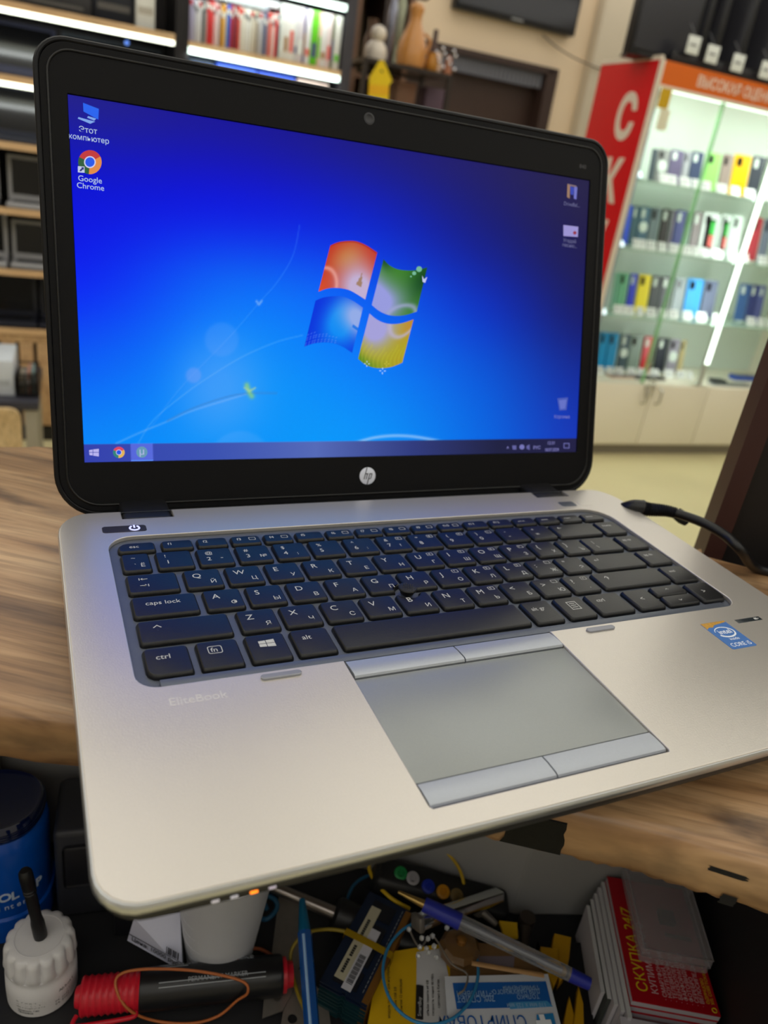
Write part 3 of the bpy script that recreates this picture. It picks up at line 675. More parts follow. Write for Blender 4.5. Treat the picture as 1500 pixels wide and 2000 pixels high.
nx, ny = 420, 238
s_, t_ = np.meshgrid(np.linspace(0, 1, nx+1), np.linspace(0, 1, ny+1))
Pts = lid_np((s_-.5)*309.4, t_*173.9, 0.0); X_, Y_ = px_np(Pts)
Q_ = wallpaper(s_, np.clip((t_-0.052)/(1-0.052), 0, 1), X_, Y_)
# taskbar
tb = t_ < 0.0515
ta = np.array([(52, 66, 176), (58, 82, 180), (86, 108, 188), (48, 60, 128), (30, 32, 66), (34, 32, 70)], float)
gx = np.clip(s_*5, 0, 4.999); ix = gx.astype(int); fx = (gx-ix)[..., None]; tc_ = ta[ix]*(1-fx)+ta[np.clip(ix+1, 0, 5)]*fx
Q_ = np.where(tb[..., None], tc_, Q_)
hl = tb & (X_ > 255) & (X_ < 299); Q_ = np.where(hl[..., None], Q_+np.array((34, 34, 46)), Q_)
scr_mat = vcol_mat('screen_glow', 0.95, 0.35)
scr = grid_mesh('screen', Pts, Q_, nx, ny, scr_mat, lap, 'lit blue desktop picture')
# four-pane mark
def Zp(a, b): return (560+a/4.6875, 440+b/4.6875)
def curve_pts(ps_, n):
    q = smooth_path([(a, b, 0) for a, b in ps_], 12); L = [0]
    for a, b in zip(q, q[1:]): L.append(L[-1]+(b-a).length)
    out = []
    for k in range(n+1):
        d = L[-1]*k/n; i = max(0, min(len(L)-2, next((j for j in range(len(L)-1) if L[j+1] >= d), len(L)-2)))
        f = (d-L[i])/max(1e-9, L[i+1]-L[i]); out.append(q[i].lerp(q[i+1], f))
    return np.array([(p.x, p.y) for p in out])
def pane(top, bot, colf, name='window_pane'):
    n = 44; Tc = curve_pts([Zp(*p) for p in top], n); Bc = curve_pts([Zp(*p) for p in bot], n)
    b = np.linspace(0, 1, n+1)[:, None, None]; XY = Bc[None]*(1-b)+Tc[None]*b
    a_, b_ = np.meshgrid(np.linspace(0, 1, n+1), np.linspace(0, 1, n+1))
    P = np.zeros((n+1, n+1, 3))
    for i in range(n+1):
        for j in range(n+1):
            u, v = on_lid(XY[i, j, 0], XY[i, j, 1]); P[i, j] = lid3(u, v, 0.12)
    grid_mesh(name, P, colf(a_, b_), n, n, scr_mat, scr)
def mixn(c, col, a): return c*(1-a[..., None])+np.array(col, float)*a[..., None]
def bump_(a, b, ca, cb, ra, rb): return np.exp(-(((a-ca)/ra)**2+((b-cb)/rb)**2))
def red_(a, b):
    c = np.zeros(a.shape+(3,))+np.array((196, 52, 34.)); c = mixn(c, (200, 120, 60), bump_(a, b, .45, .65, .35, .35)); c = mixn(c, (196, 178, 214), np.clip(1.25*bump_(a, b, .85, .12, .48, .5), 0, 1)); c = mixn(c, (228, 84, 34), bump_(a, b, 0, 0, .2, .3)*.8)
    d = np.abs(np.hypot(a+.25, (b+.05)*1.0)-.62); c = mixn(c, (238, 170, 160), .8*np.exp(-(d/.035)**2)*(a < .45)); c = mixn(c, (150, 110, 60), .7*((np.abs(a-.80) < (.46-b)*.22) & (b > .16) & (b < .46)).astype(float)); c = mixn(c, (160, 30, 30), .5*(b > .97)); return c
def grn_(a, b):
    c = np.zeros(a.shape+(3,))+np.array((62, 132, 40.)); c = mixn(c, (18, 74, 28), np.clip(bump_(a, b, 1, .75, .35, .5)+bump_(a, b, 0, 1, .2, .15), 0, 1)); c = mixn(c, (154, 158, 226), np.clip(1.4*bump_(a, b, .12, .22, .48, .42), 0, 1))
    d = np.abs(np.hypot(a-.68, (b+.06)*1.05)-.30); c = mixn(c, (165, 170, 215), .75*np.exp(-(d/.05)**2)); return c
def blu_(a, b):
    c = np.zeros(a.shape+(3,))+np.array((0, 50, 225.)); c = mixn(c, (0, 140, 250), np.clip(1.3*bump_(a, b, .62, .45, .33, .5), 0, 1)); c = mixn(c, (150, 175, 235), np.clip(1.2*bump_(a, b, .95, .72, .38, .35), 0, 1)); c = mixn(c, (10, 110, 230), .8*((np.abs(b-.52) < .03) & (a > .88)).astype(float))
    dots_ = ((np.sin(a*95) > .45) & (np.sin(b*110) > .45) & (b < .30-.25*a) & (a < .62)).astype(float); return mixn(c, (110, 160, 255), .6*dots_)
def yel_(a, b):
    c = np.zeros(a.shape+(3,))+np.array((176, 166, 34.)); c = mixn(c, (196, 140, 40), bump_(a, b, 1, .95, .3, .35)); c = mixn(c, (168, 164, 222), np.clip(1.6*bump_(a, b, .12, .85, .45, .42), 0, 1)); c = mixn(c, (60, 130, 30), .75*bump_(a, b, .1, 0, .45, .16)); c = mixn(c, (180, 150, 40), bump_(a, b, 1, .05, .3, .2)*.6)
    d = np.abs(np.hypot((a-.80), (b-.98)*1.0)-.30); c = mixn(c, (190, 180, 215), .75*np.exp(-(d/.05)**2)*(a > .45)); g = np.clip(np.sin(a*70+3*np.sin(b*9)), 0, 1)*(b < .42-.1*np.sin(a*23)); return mixn(c, (200, 200, 60), .35*g)
pane([(398, 185), (470, 155), (560, 143), (640, 148), (730, 185), (828, 250)], [(290, 608), (370, 580), (455, 573), (560, 590), (640, 630), (718, 680)], red_)
pane([(885, 310), (940, 365), (1010, 400), (1100, 413), (1190, 408), (1287, 385)], [(778, 730), (840, 780), (910, 815), (990, 830), (1090, 822), (1190, 790)], grn_)
pane([(263, 690), (330, 663), (420, 650), (520, 655), (610, 695), (697, 755)], [(160, 1112), (240, 1085), (330, 1073), (420, 1080), (510, 1112), (598, 1168)], blu_)
pane([(757, 808), (820, 860), (890, 893), (970, 905), (1060, 895), (1160, 862)], [(652, 1222), (710, 1270), (780, 1300), (860, 1310), (960, 1297), (1058, 1258)], yel_)
def emat(name, col, e=1.0): return mat(name, (8, 8, 8), 0.5, emit=e, ecol=col, var=0)
def poly_lid(name, pxs, col, n_=0.2, parent=None, e=1.0):
    pts = [lid3(*on_lid(x, y), n_) for x, y in pxs]; top = [p+LN*0.00006 for p in pts]
    bm = loft([pts, top]); return add(name, fin(bm), emat('glow_%d_%d_%d' % tuple(col), col, e), parent or scr, I4)
def disc_px(cx, cy, r, n=20, a0=0, a1=360, ry=None):
    ry = ry or r; return [(cx+r*math.cos(math.radians(a0+(a1-a0)*k/n)), cy+ry*math.sin(math.radians(a0+(a1-a0)*k/n))) for k in range(n if a1-a0 == 360 else n+1)]
def scr_text(s, px, py, size, col, align='CENTER', sx=1.0, e=1.0, sh=True):
    u, v = on_lid(px, py)
    text('screen_lettering', s, LIDM @ T(mm(u), mm(v), mm(.3)), mm(size), emat('glow_%d_%d_%d' % tuple(col), col, e), scr, align, sx=sx)
# desktop icons
poly_lid('computer_icon', [(162, 201), (193, 213), (192, 234), (163, 218)], (0, 92, 235))
poly_lid('computer_icon', [(172, 227), (188, 232), (184, 236), (170, 230)], (120, 160, 230))
poly_lid('computer_icon', [(153, 229), (186, 238), (176, 242), (152, 232)], (120, 160, 230))
def browser(cx, cy, r, ry, bright=1.0):
    for a0, a1, col in ((205, 332, (190, 44, 48)), (-28, 95, (222, 134, 62)), (95, 205, (22, 84, 48))):
        if r < 15: col = {(190, 44, 48): (216, 66, 96), (222, 134, 62): (222, 176, 84), (22, 84, 48): (40, 128, 120)}[col]
        poly_lid('browser_icon', [(cx, cy)] + disc_px(cx, cy, r, 12, a0, a1, ry), col, 0.2)
    poly_lid('browser_icon', disc_px(cx, cy, r*.50, 20, ry=ry*.5), (205, 205, 235), 0.3)
    poly_lid('browser_icon', disc_px(cx, cy, r*.40, 20, ry=ry*.4), (10, 80, 230), 0.4)
browser(175.5, 317, 23, 23.5)
poly_lid('shortcut_arrow', [(152, 325), (165, 326), (165, 338), (152, 337)], (190, 200, 230), 0.45)
poly_lid('shortcut_arrow', [(155, 335), (157, 331), (160, 329), (158, 327), (164, 327.5), (163, 333), (161.5, 331.5), (158.5, 335)], (20, 30, 110), 0.55)
W_ = (178, 196, 226)
scr_text('Этот', 172, 260, 3.7, W_); scr_text('компьютер', 174, 276, 3.5, W_, sx=.95)
scr_text('Google', 176, 356, 3.7, W_); scr_text('Chrome', 177, 370, 3.7, W_)
poly_lid('folder_icon', [(1108, 359), (1113, 361), (1112, 388), (1107, 385)], (150, 116, 92))
poly_lid('folder_icon', [(1108, 359), (1125, 363), (1126, 366), (1113, 364)], (120, 100, 110), .25)
poly_lid('folder_icon', [(1113, 364), (1121, 367), (1119, 381), (1114, 380)], (40, 60, 170), .25)
poly_lid('folder_icon', [(1121, 365), (1127, 366), (1125, 390), (1120, 388)], (104, 108, 190), .3)
scr_text('DriveBal...', 1116, 403, 3.2, (98, 98, 140), sx=.95)
poly_lid('picture_icon', [(1100, 439.5), (1129, 443), (1128, 463), (1100, 461)], (150, 142, 205))
poly_lid('picture_icon', disc_px(1122, 455, 3.4, 12), (140, 30, 60), .3)
scr_text('Угадай', 1112, 474, 3.1, (98, 98, 140)); scr_text('песню...', 1112, 483, 3.1, (98, 98, 140))
poly_lid('bin_icon', [(1088, 778), (1109, 776), (1106, 801), (1092, 802)], (64, 84, 178))
poly_lid('bin_icon', [(1091, 782), (1106, 780), (1103, 798), (1094, 799)], (96, 110, 196), .3)
scr_text('Корзина', 1097, 817, 3.2, (112, 118, 190))
for q in ([(174, 879), (181, 878), (181, 883), (174, 883)], [(182, 877.5), (193, 876.5), (193, 883), (182, 883)], [(174, 884), (181, 884), (181, 889.5), (175, 889)], [(182, 884), (193, 884), (193, 891.5), (182, 890)]):
    poly_lid('start_icon', q, (180, 176, 236))
browser(232, 883.5, 11.5, 11)
poly_lid('torrent_icon', disc_px(277, 883, 11, 20), (96, 150, 178)); scr_text('µ', 277, 888, 6.0, (170, 180, 226))
poly_lid('active_underline', [(256, 898.5), (299, 898), (299, 899.8), (256, 900.3)], (80, 140, 245), .25)
tcx = (132, 130, 196)
scr_text('^', 991, 880, 4, tcx); poly_lid('tray_icon', [(1000, 870), (1008, 870), (1008, 878), (1001, 878)], (92, 92, 156)); poly_lid('tray_icon', disc_px(1019, 873, 5, 12), (112, 112, 180)); poly_lid('tray_icon', [(1028, 871), (1034, 868), (1034, 879), (1028, 876)], (92, 92, 156))
scr_text('РУС', 1048, 877, 3.0, tcx); scr_text('12:31', 1076, 868, 2.9, tcx); scr_text('18.07.2024', 1077, 881, 2.9, tcx, sx=.9)
fr_ = [lid3(*on_lid(x, y), .3) for x, y in ((1101, 866), (1111, 866), (1111, 875), (1101, 875))]
add('tray_icon', tube_me(fr_, 0.0003, 6, closed=True), emat('glow_112', (112, 112, 180)), scr, I4)
bubl = [(1210/1, 402, 26), (1165, 440, 18), (1135, 470, 8)]
for a, b, r in bubl:
    q = Zp(a, b); poly_lid('light_bubble', disc_px(q[0], q[1], r/4.69, 14), (110, 180, 150), .25)
for a, b, r, col in ((732, 1268, 30, (190, 210, 200)), (875, 1333, 34, (150, 200, 255)), (913, 1268, 26, (200, 190, 60))):
    q = Zp(a, b); R_ = r/4.69
    for k in range(4):
        an = math.radians(90*k+3); d = (math.cos(an), math.sin(an)); n2 = (-d[1], d[0])
        poly_lid('sparkle', [(q[0]+d[0]*R_*.25, q[1]+d[1]*R_*.25), (q[0]+d[0]*R_*.6+n2[0]*R_*.18, q[1]+d[1]*R_*.6+n2[1]*R_*.18), (q[0]+d[0]*R_, q[1]+d[1]*R_), (q[0]+d[0]*R_*.6-n2[0]*R_*.18, q[1]+d[1]*R_*.6-n2[1]*R_*.18)], col, .3)
q = Zp(1256, 500); poly_lid('butterfly', [(q[0]-4, q[1]-8), (q[0], q[1]-1), (q[0]+6, q[1]-6), (q[0]+2, q[1]+6), (q[0]-3, q[1]+4)], (190, 195, 235), .3)
#PART2>
# ================================================================== THINGS ON AND BEHIND THE COUNTER
cab_m = mat('black_cable_rubber', (14, 14, 17), 0.38, var=0.05)
pc = thing('power_cable', 'black power cable with ribbed plug leaving the right side of the laptop', 'cable', (0.345, 0.19, -0.011))
A_ = Vector((0.334, 0.204, -0.0085))
def at_depth(px, py, D):
    d = ray(px, py); k = D/((RM @ d).z); return CAM + d*k
path = [A_, at_depth(1238, 991, .482), at_depth(1268, 995, .480), at_depth(1302, 998, .478), at_depth(1335, 1007, .474), at_depth(1375, 1022, .465), at_depth(1415, 1045, .455), at_depth(1448, 1076, .447), on_z(1478, 1110, TOP+.0035), on_z(1560, 1128, TOP+.0032)]
pl = smooth_path(path, 8)
A0 = pl[0]
add('plug', tube_me(pl[:14], [0.0050]*12+[0.0054, 0.0050], 16), cab_m, pc, I4)
rel = pl[12:30]; rr_ = [0.0047 if k % 2 else 0.0041 for k in range(len(rel)*2)]
rel2 = []
for a, b in zip(rel, rel[1:]): rel2 += [a, a.lerp(b, .5)]
add('strain_relief', tube_me(rel2, [(0.0050 if k % 2 else 0.0043)*(1-0.25*k/len(rel2)) for k in range(len(rel2))], 14), cab_m, pc, I4)
add('cord', tube_me(pl[28:], 0.0030, 12), cab_m, pc, I4)
q0, q1 = at_depth(1322, 1003, .515), at_depth(1342, 1018, .515)
add('cable_tie', tube_me([q0, q0.lerp(q1, .5), q1], [0.0056, 0.006, 0.0048], 12, flat=0.75), mat('hook_loop_strap', (24, 24, 27), 0.8, bump=0.5, scale=900), pc, I4)
# dark tall stand behind the counter at the right edge
P0 = on_z(1396, 1083, TOP); P0b = P0 + Vector((0.012, 0.016, 0))
dd = Vector((0.76, -0.65, 0)).normalized()
ds = thing('dark_side_panel', 'tall black board with a red-brown edge rising behind the worktop at the right', 'panel', (P0b.x+.12, P0b.y, FLOOR_Z))
Mx = along((P0b.x, P0b.y, 0), (P0b+dd).to_tuple()[:2] + (0,))
add('board', box_me(0.009, 0.5, 0.0, 0.03, FLOOR_Z, 0.16), mat('near_black_board', (24, 21, 22), 0.5), ds, Mx)
add('edge_strip', box_me(-0.002, 0.010, -0.004, 0.034, FLOOR_Z, 0.16), mat('red_brown_edge', (62, 34, 30), 0.5), ds, Mx)
# ------------------------------------------------------------------ clutter on the shelf
def Z(px, py, z): return on_z(px, py, z)
def text_on(s, A, B, up, size, m, parent, off=0.0004, sx=1.0, key_=None, align='LEFT', name='lettering'):
    M = along(A, B, up); M = M @ T(0, 0, off); text(name, s, M, size, m, parent, align, sx=sx, group_key=key_)
blk = mat('black_print', (22, 22, 26), 0.6, var=0)
# sample jar
jb = Z(84, 1925, SH); jr = 0.0185
jar = thing('sample_jar', 'small white plastic jar with a ribbed screw lid', 'jar', jb)
wpl = mat('white_plastic', (214, 212, 214), 0.42, var=0.02, spec=0.5)
add('jar_body', fin(lathe([(jr-.002, 0), (jr, .0015), (jr+.0002, .012), (jr, .021), (jr-.0012, .0225), (jr-.0012, .026), (jr-.0002, .0265), (jr-.0002, .028), (jr-.0025, .0285)], 48), 40), wpl, jar, T(*jb))
nl = 96; rings = []
for r0, z, amp in ((jr-.0008, .0268, 0), (jr+.0004, .0285, .4), (jr, .032, 1), (jr-.0004, .039, 1), (jr-.0012, .0415, .7), (jr-.003, .0428, 0.3), (jr-.006, .0432, 0)):
    ring = []
    for k in range(nl):
        a = 2*math.pi*k/nl; s = abs(math.cos(a*7)); rr0 = r0 - 0.0026*amp*(1-s)**1.6
        ring.append((rr0*math.cos(a), rr0*math.sin(a), z))
    rings.append(ring)
lidj = add('jar_lid', fin(loft(rings), 50), wpl, jar, T(*jb))
add('lid_ring', tube_me([(.0125*math.cos(a*.2), .0125*math.sin(a*.2), .0433) for a in range(31)], .00018, 5), wpl, lidj, T(*jb))
# label print bent round the jar
jx = (CAM-jb); ja = math.atan2(jx.y, jx.x)
def jar_text(s, ang, z, size):
    for i, ch in enumerate(s):
        a = ang + i*size*0.56/jr
        if ch == ' ': continue
        M = T(*jb) @ Matrix.Rotation(a, 4, 'Z') @ T(jr+.0001, 0, z) @ Matrix.Rotation(math.radians(90), 4, 'Z') @ Matrix.Rotation(math.radians(90), 4, 'X')
        text('jar_lettering', ch, M, size, blk, jar, group_key='jar')
jar_text('Abbott', ja+0.42, .0150, .0032)
jar_text('32094СН', ja+.30, .0108, .0022); jar_text('04.2025', ja+.30, .0084, .0022); jar_text('04.2027', ja+.30, .0060, .0022)
jar_text('Произведено:', ja-.85, .0128, .0019); jar_text('ООО "ВЕРОФАРМ" Россия', ja-.85, .0108, .0018); jar_text('www.veropharm.ru', ja-.85, .0088, .0018)
jar_text('Нимесил-тев', ja-.78, .0062, .0019); jar_text('Производ', ja-.78, .0044, .0019)
# black stick standing on the jar
st0 = jb + Vector((0.0008, -.001, .0433)); st1 = st0 + Vector((-.0055, .004, .050))
stk2 = thing('rubber_tip_stick', 'short black plastic stick standing upright on the white jar', 'stick', st0)
Ms = (st1-st0).to_track_quat('Z', 'Y').to_matrix().to_4x4(); Ms.translation = st0
add('handle', fin(lathe([(.0022, 0.0), (.0034, .0004), (.0036, .003), (.0035, .011), (.0029, .015), (.0031, .028), (.0030, .0335), (.0034, .034), (.0030, .0345), (.0034, .036), (.0030, .0365), (.0035, .038), (.0036, .046), (.0033, .0485), (.0024, .0498), (.0005, .0502)], 28), 35), bl_m, stk2, Ms)
# self-inking stamp (blue)
sb = Z(10, 1845, SH) + Vector((-.004, .030, 0))
stm = thing('self_inking_stamp', 'big blue self-inking stamp with a dark oval top behind the white jar', 'stamp', sb)
blu = mat('stamp_blue_plastic', (0, 78, 178), 0.28, var=0.03); dbl = mat('stamp_dark_blue_glass', (8, 22, 62), 0.08, var=0.0, coat=0.6)
def oval(a, b, z, n=56, e=2.4):
    out = []
    for k in range(n):
        t = 2*math.pi*k/n; c, s = math.cos(t), math.sin(t)
        out.append((a*math.copysign(abs(c)**(2/e), c), b*math.copysign(abs(s)**(2/e), s), z))
    return out
SR = Matrix.Rotation(math.radians(-14), 4, 'Z')
SA, SB = .0315, .027
add('stamp_body', fin(loft([oval(SA-.001, SB-.001, .0), oval(SA, SB, .002), oval(SA, SB, .068), oval(SA-.001, SB-.001, .0745), oval(SA-.003, SB-.003, .077)]), 40), blu, stm, T(*sb) @ SR)
add('stamp_foot', fin(loft([oval(SA+.0012, SB+.0012, .0005), oval(SA+.0016, SB+.0016, .002), oval(SA+.0016, SB+.0016, .019), oval(SA+.0002, SB+.0002, .0205)], False, False), 40), blu, stm, T(*sb) @ SR)
add('stamp_cap', fin(loft([oval(SA-.0028, SB-.0028, .0765), oval(SA-.0015, SB-.0015, .080), oval(SA-.0015, SB-.0015, .0845), oval(SA-.003, SB-.003, .0875), oval(SA-.0035, SB-.0035, .0882), oval(SA-.006, SB-.006, .0868)]), 30), dbl, stm, T(*sb) @ SR)
for z in (.0805, .0823, .0841): add('cap_rib', tube_me([tuple((T(*sb) @ SR @ Vector(q)).to_tuple()) for q in oval(SA-.0013, SB-.0013, z)], .0004, 6, True), dbl, stm, I4)
lw = mat('stamp_print_white', (190, 205, 225), 0.5, var=0)
def stamp_text(s, ang, z, size, sp=0.62):
    for i, ch in enumerate(s):
        a = ang + i*size*sp/SB; M = T(*sb) @ SR @ Matrix.Rotation(a, 4, 'Z')
        # radius of the oval body in that direction
        c, s2 = math.cos(a), math.sin(a); e = 2.4; R_ = (abs(c/SA)**e + abs(s2/SB)**e)**(-1/e)
        text('stamp_lettering', ch, M @ T(R_+.0007, 0, z) @ Matrix.Rotation(math.radians(90), 4, 'Z') @ Matrix.Rotation(math.radians(90), 4, 'X'), size, lw, stm, ext=.0001, bold=.00025 if size > .006 else 0, group_key='stamp')
stamp_text('COLOP', math.radians(-84), .0345, .0088, .70); stamp_text('printer', math.radians(-84), .0275, .0058, .5)
# black holder behind
hb = Z(215, 1880, SH)
hol = thing('tape_gun', 'dark grey plastic tape dispenser behind the red marker and white jar', 'dispenser', hb+Vector((0, .04, 0)))
hm = mat('dark_grey_plastic', (44, 45, 52), 0.45, var=0.06); hm2 = mat('charcoal_panel', (26, 26, 32), 0.5)
M_h = T(hb.x-.004, hb.y+.046, SH) @ Matrix.Rotation(math.radians(-8), 4, 'Z')
add('dispenser_body', box_me(-.022, .052, -.012, .034, .001, .074, .004, 3), hm, hol, M_h)
add('side_recess', box_me(-.017, .015, -.0140, -.0115, .030, .064, .0028, 3), hm2, hol, M_h)
add('dispenser_post', box_me(.012, .034, -.030, -.012, .001, .066, .002, 2), hm2, hol, M_h)
# price tag
tg = thing('price_tag', 'tilted white paper price tag with barcode beside the white cup', 'tag', Z(300, 1850, SH))
q = [Z(249, 1836, -.262), Z(357, 1896, -.264), Z(352, 1780, -.236), Z(262, 1793, -.238)]
nrm = (q[1]-q[0]).cross(q[3]-q[0]).normalized()
pap = mat('white_paper', (200, 202, 222), 0.7, var=0.02)
add('paper', fin(loft([q, [p+nrm*.0003 for p in q]])), pap, tg, I4)
M_t = along(q[0], q[1], nrm)
text('tag_lettering', 'Цена: 10000 руб.', M_t @ T(.003, .0028, .0004), .0052, blk, tg, sx=.86, group_key='tag')
Lq = (q[1]-q[0]).length
me = join_bm([box_me(Lq*.70+k*.0011, Lq*.70+k*.0011+(.0007 if k % 3 else .0004), .0085, .0150, .0003, .0005) for k in range(8)])
add('barcode', me, blk, tg, M_t)
add('tag_rule', box_me(.001, Lq-.001, .0073, .0076, .0003, .0005), blk, tg, M_t)
add('tag_back', fin(loft([[p-nrm*.0012 for p in q], [p-nrm*.0004 for p in q]])), mat('clear_grey_holder', (70, 72, 76), 0.3), tg, I4)
# white cup
cb = Z(428, 1862, SH)
cup = thing('paper_cup', 'white paper cup standing under the front edge of the laptop', 'cup', cb)
cp_m = mat('white_cup_paper', (206, 208, 216), 0.5, var=0.02, scale=200)
add('cup_wall', fin(lathe([(.0185, 0.0005), (.0196, .0012), (.0200, .003), (.0290, .085), (.0300, .0865), (.0297, .0875), (.0285, .0865), (.0190, .004), (.001, .0035)], 48), 40), cp_m, cup, T(*cb))
for k in range(7): add('cup_ridge', tube_me([((.0205+k*.00115)*math.cos(a*.14), (.0204+k*.0011)*math.sin(a*.14), .008+k*.0105) for a in range(45)], .00018, 5, True), cp_m, cup, T(*cb))
# red marker
ma, mb = Z(146, 1948, SH+.0125), Z(572, 1902, SH+.0125)
mk = thing('red_marker', 'thick black permanent marker with a ribbed red cap', 'marker', (ma+mb)/2)
MM = along(ma, mb); ML = (mb-ma).length
rx = Matrix.Rotation(math.radians(90), 4, 'Y')
rd = mat('red_plastic', (196, 24, 44), 0.35, var=0.05); bkp = mat('black_marker_barrel', (20, 20, 23), 0.33, var=0.05)
mr = .0108
def lx(prof, x0, n=36): return [(r, x0+x) for r, x in prof]
def lathe_x(name, prof, m, par, M, n=36, label=None): return add(name, fin(lathe(prof, n), 35), m, par, M @ rx, label)
capp = [(.0035, 0), (.0052, .0005), (.0062, .003), (.0085, .0032)]
x = .0035
while x < ML*.27: capp += [(mr-.0012, x), (mr-.0004, x+.0012), (mr-.0012, x+.0028)]; x += .0034
capp += [(mr-.0006, x), (mr-.0006, ML*.285)]
lathe_x('cap', capp, rd, mk, MM, label='ribbed red cap')
lathe_x('barrel', [(mr-.001, ML*.283), (mr, ML*.285), (mr+.0004, ML*.29), (mr+.0004, ML*.93), (mr-.0002, ML*.945), (mr-.002, ML*.947)], bkp, mk, MM)
lathe_x('end_plug', [(mr-.0012, ML*.945), (mr-.0012, ML*.965), (mr-.0035, ML*.968), (mr-.0040, ML*.998), (mr-.006, ML)], rd, mk, MM, label='red end plug')
clipp = [Vector((.002, -.0085, -.003)), Vector((.0006, -.0128, -.003)), Vector((.004, -.0142, -.003)), Vector((ML*.25, -.0128, -.003)), Vector((ML*.275, -.0100, -.003))]
add('clip', tube_me([MM @ p for p in smooth_path(clipp, 5)], .0013, 8), rd, mk, I4, 'red pocket clip')
lp = mat('grey_marker_print', (150, 154, 160), 0.5, var=0)
def bent(s, x0, ang, size, key_):
    M = MM @ Matrix.Rotation(math.radians(ang), 4, 'X') @ T(x0, 0, mr+.0005)
    text('marker_lettering', s, M, size, lp, mk, group_key=key_, ext=.0001)
bent('PERMANENT MARKER', ML*.50, 24, .0034, 'mk1'); bent('MARKER LINE 1-3 mm', ML*.37, -36, .0022, 'mk2'); bent('EKE', ML*.74, -32, .0050, 'mk3')
for a0, x0, x1 in ((32, .37, .86), (20, .37, .86), (-28, .38, .50)):
    add('marker_stripe', box_me(ML*x0, ML*x1, -.00025, .00025, mr+.0003, mr+.0006), lp, mk, MM @ Matrix.Rotation(math.radians(a0), 4, 'X'))
# rubber bands
def band(name, label, pts, r, m, group=None, closed=True, flat=1.0):
    P = smooth_path(pts, 8, closed); c = sum(P, Vector())/len(P)
    me = tube_me([p-c for p in P], r, 8, closed, flat)
    return tag(add(name, me, m, None, T(*c)), label, 'rubber band', group)
org = mat('orange_rubber', (176, 98, 48), 0.5, var=0.05); yel = mat('yellow_rubber', (196, 160, 20), 0.5, var=0.05); sky = mat('blue_rubber', (46, 128, 178), 0.5, var=0.05)
zt_ = SH+.0255
band('rubber_band', 'thin orange rubber band looped round the red marker', [Z(232, 1905, zt_), Z(228, 1935, zt_-.004), Z(252, 1972, zt_-.012), Z(300, 1993, SH+.003), Z(370, 1999, SH+.003), Z(425, 1985, SH+.003), Z(462, 1955, zt_-.012), Z(484, 1938, zt_-.004), Z(470, 1915, zt_+.0005), Z(380, 1896, zt_+.0015), Z(280, 1893, zt_+.001)], .0008, org)
tag(add('rubber_band', tube_me(smooth_path([Z(462, 1874, SH+.022), Z(480, 1856, SH+.016), Z(505, 1853, SH+.010), Z(530, 1866, SH+.006), Z(548, 1884, SH+.003)], 8), .0011, 8), mat('rust_rubber', (140, 72, 40), 0.5)), 'short rust-coloured rubber band end behind the marker tip', 'rubber band')
zb2 = SH+.034
cx_, cy_ = 841, 1896
band('rubber_band', 'round light blue rubber band lying over the papers, largest of the bands', [Z(cx_+93*math.cos(a), cy_+99*math.sin(a)*(1 if math.sin(a) < 0 else 1.06), zb2-.004*(1-math.sin(a))) for a in [2*math.pi*k/12 for k in range(12)]], .0009, sky)
tag(add('rubber_band', tube_me(smooth_path([Z(676, 1763, -.262), Z(690, 1730, -.262), Z(715, 1712, -.262), Z(745, 1709, -.262), Z(780, 1720, -.262), Z(815, 1742, -.262)], 8), .0011, 8), mat('dark_blue_rubber', (28, 84, 116), 0.5)), 'dark blue rubber band arching before the jack strip', 'rubber band')
tag(add('rubber_band', tube_me(smooth_path([Z(505, 1745, -.255), Z(535, 1755, -.255), Z(540, 1775, -.258), Z(520, 1795, -.26), Z(500, 1785, -.262), Z(512, 1760, -.26), Z(522, 1778, -.262)], 8), .0016, 8), MATS['dark_blue_rubber']), 'dark blue rubber band bunched behind the white cup', 'rubber band')
tag(add('rubber_band', tube_me(smooth_path([Z(721, 1668, -.245), Z(722, 1700, -.25), Z(738, 1728, -.25), Z(765, 1755, -.25), Z(800, 1775, -.255)], 8), .0013, 8), yel), 'yellow rubber band crossing the dark blue one near the jack strip', 'rubber band')
tag(add('rubber_band', tube_me(smooth_path([Z(838, 1652, -.24), Z(868, 1662, -.24), Z(893, 1690, -.245), Z(905, 1722, -.25), Z(902, 1748, -.26)], 8), .0011, 8), yel), 'yellow rubber band arching against the grey panel', 'rubber band')
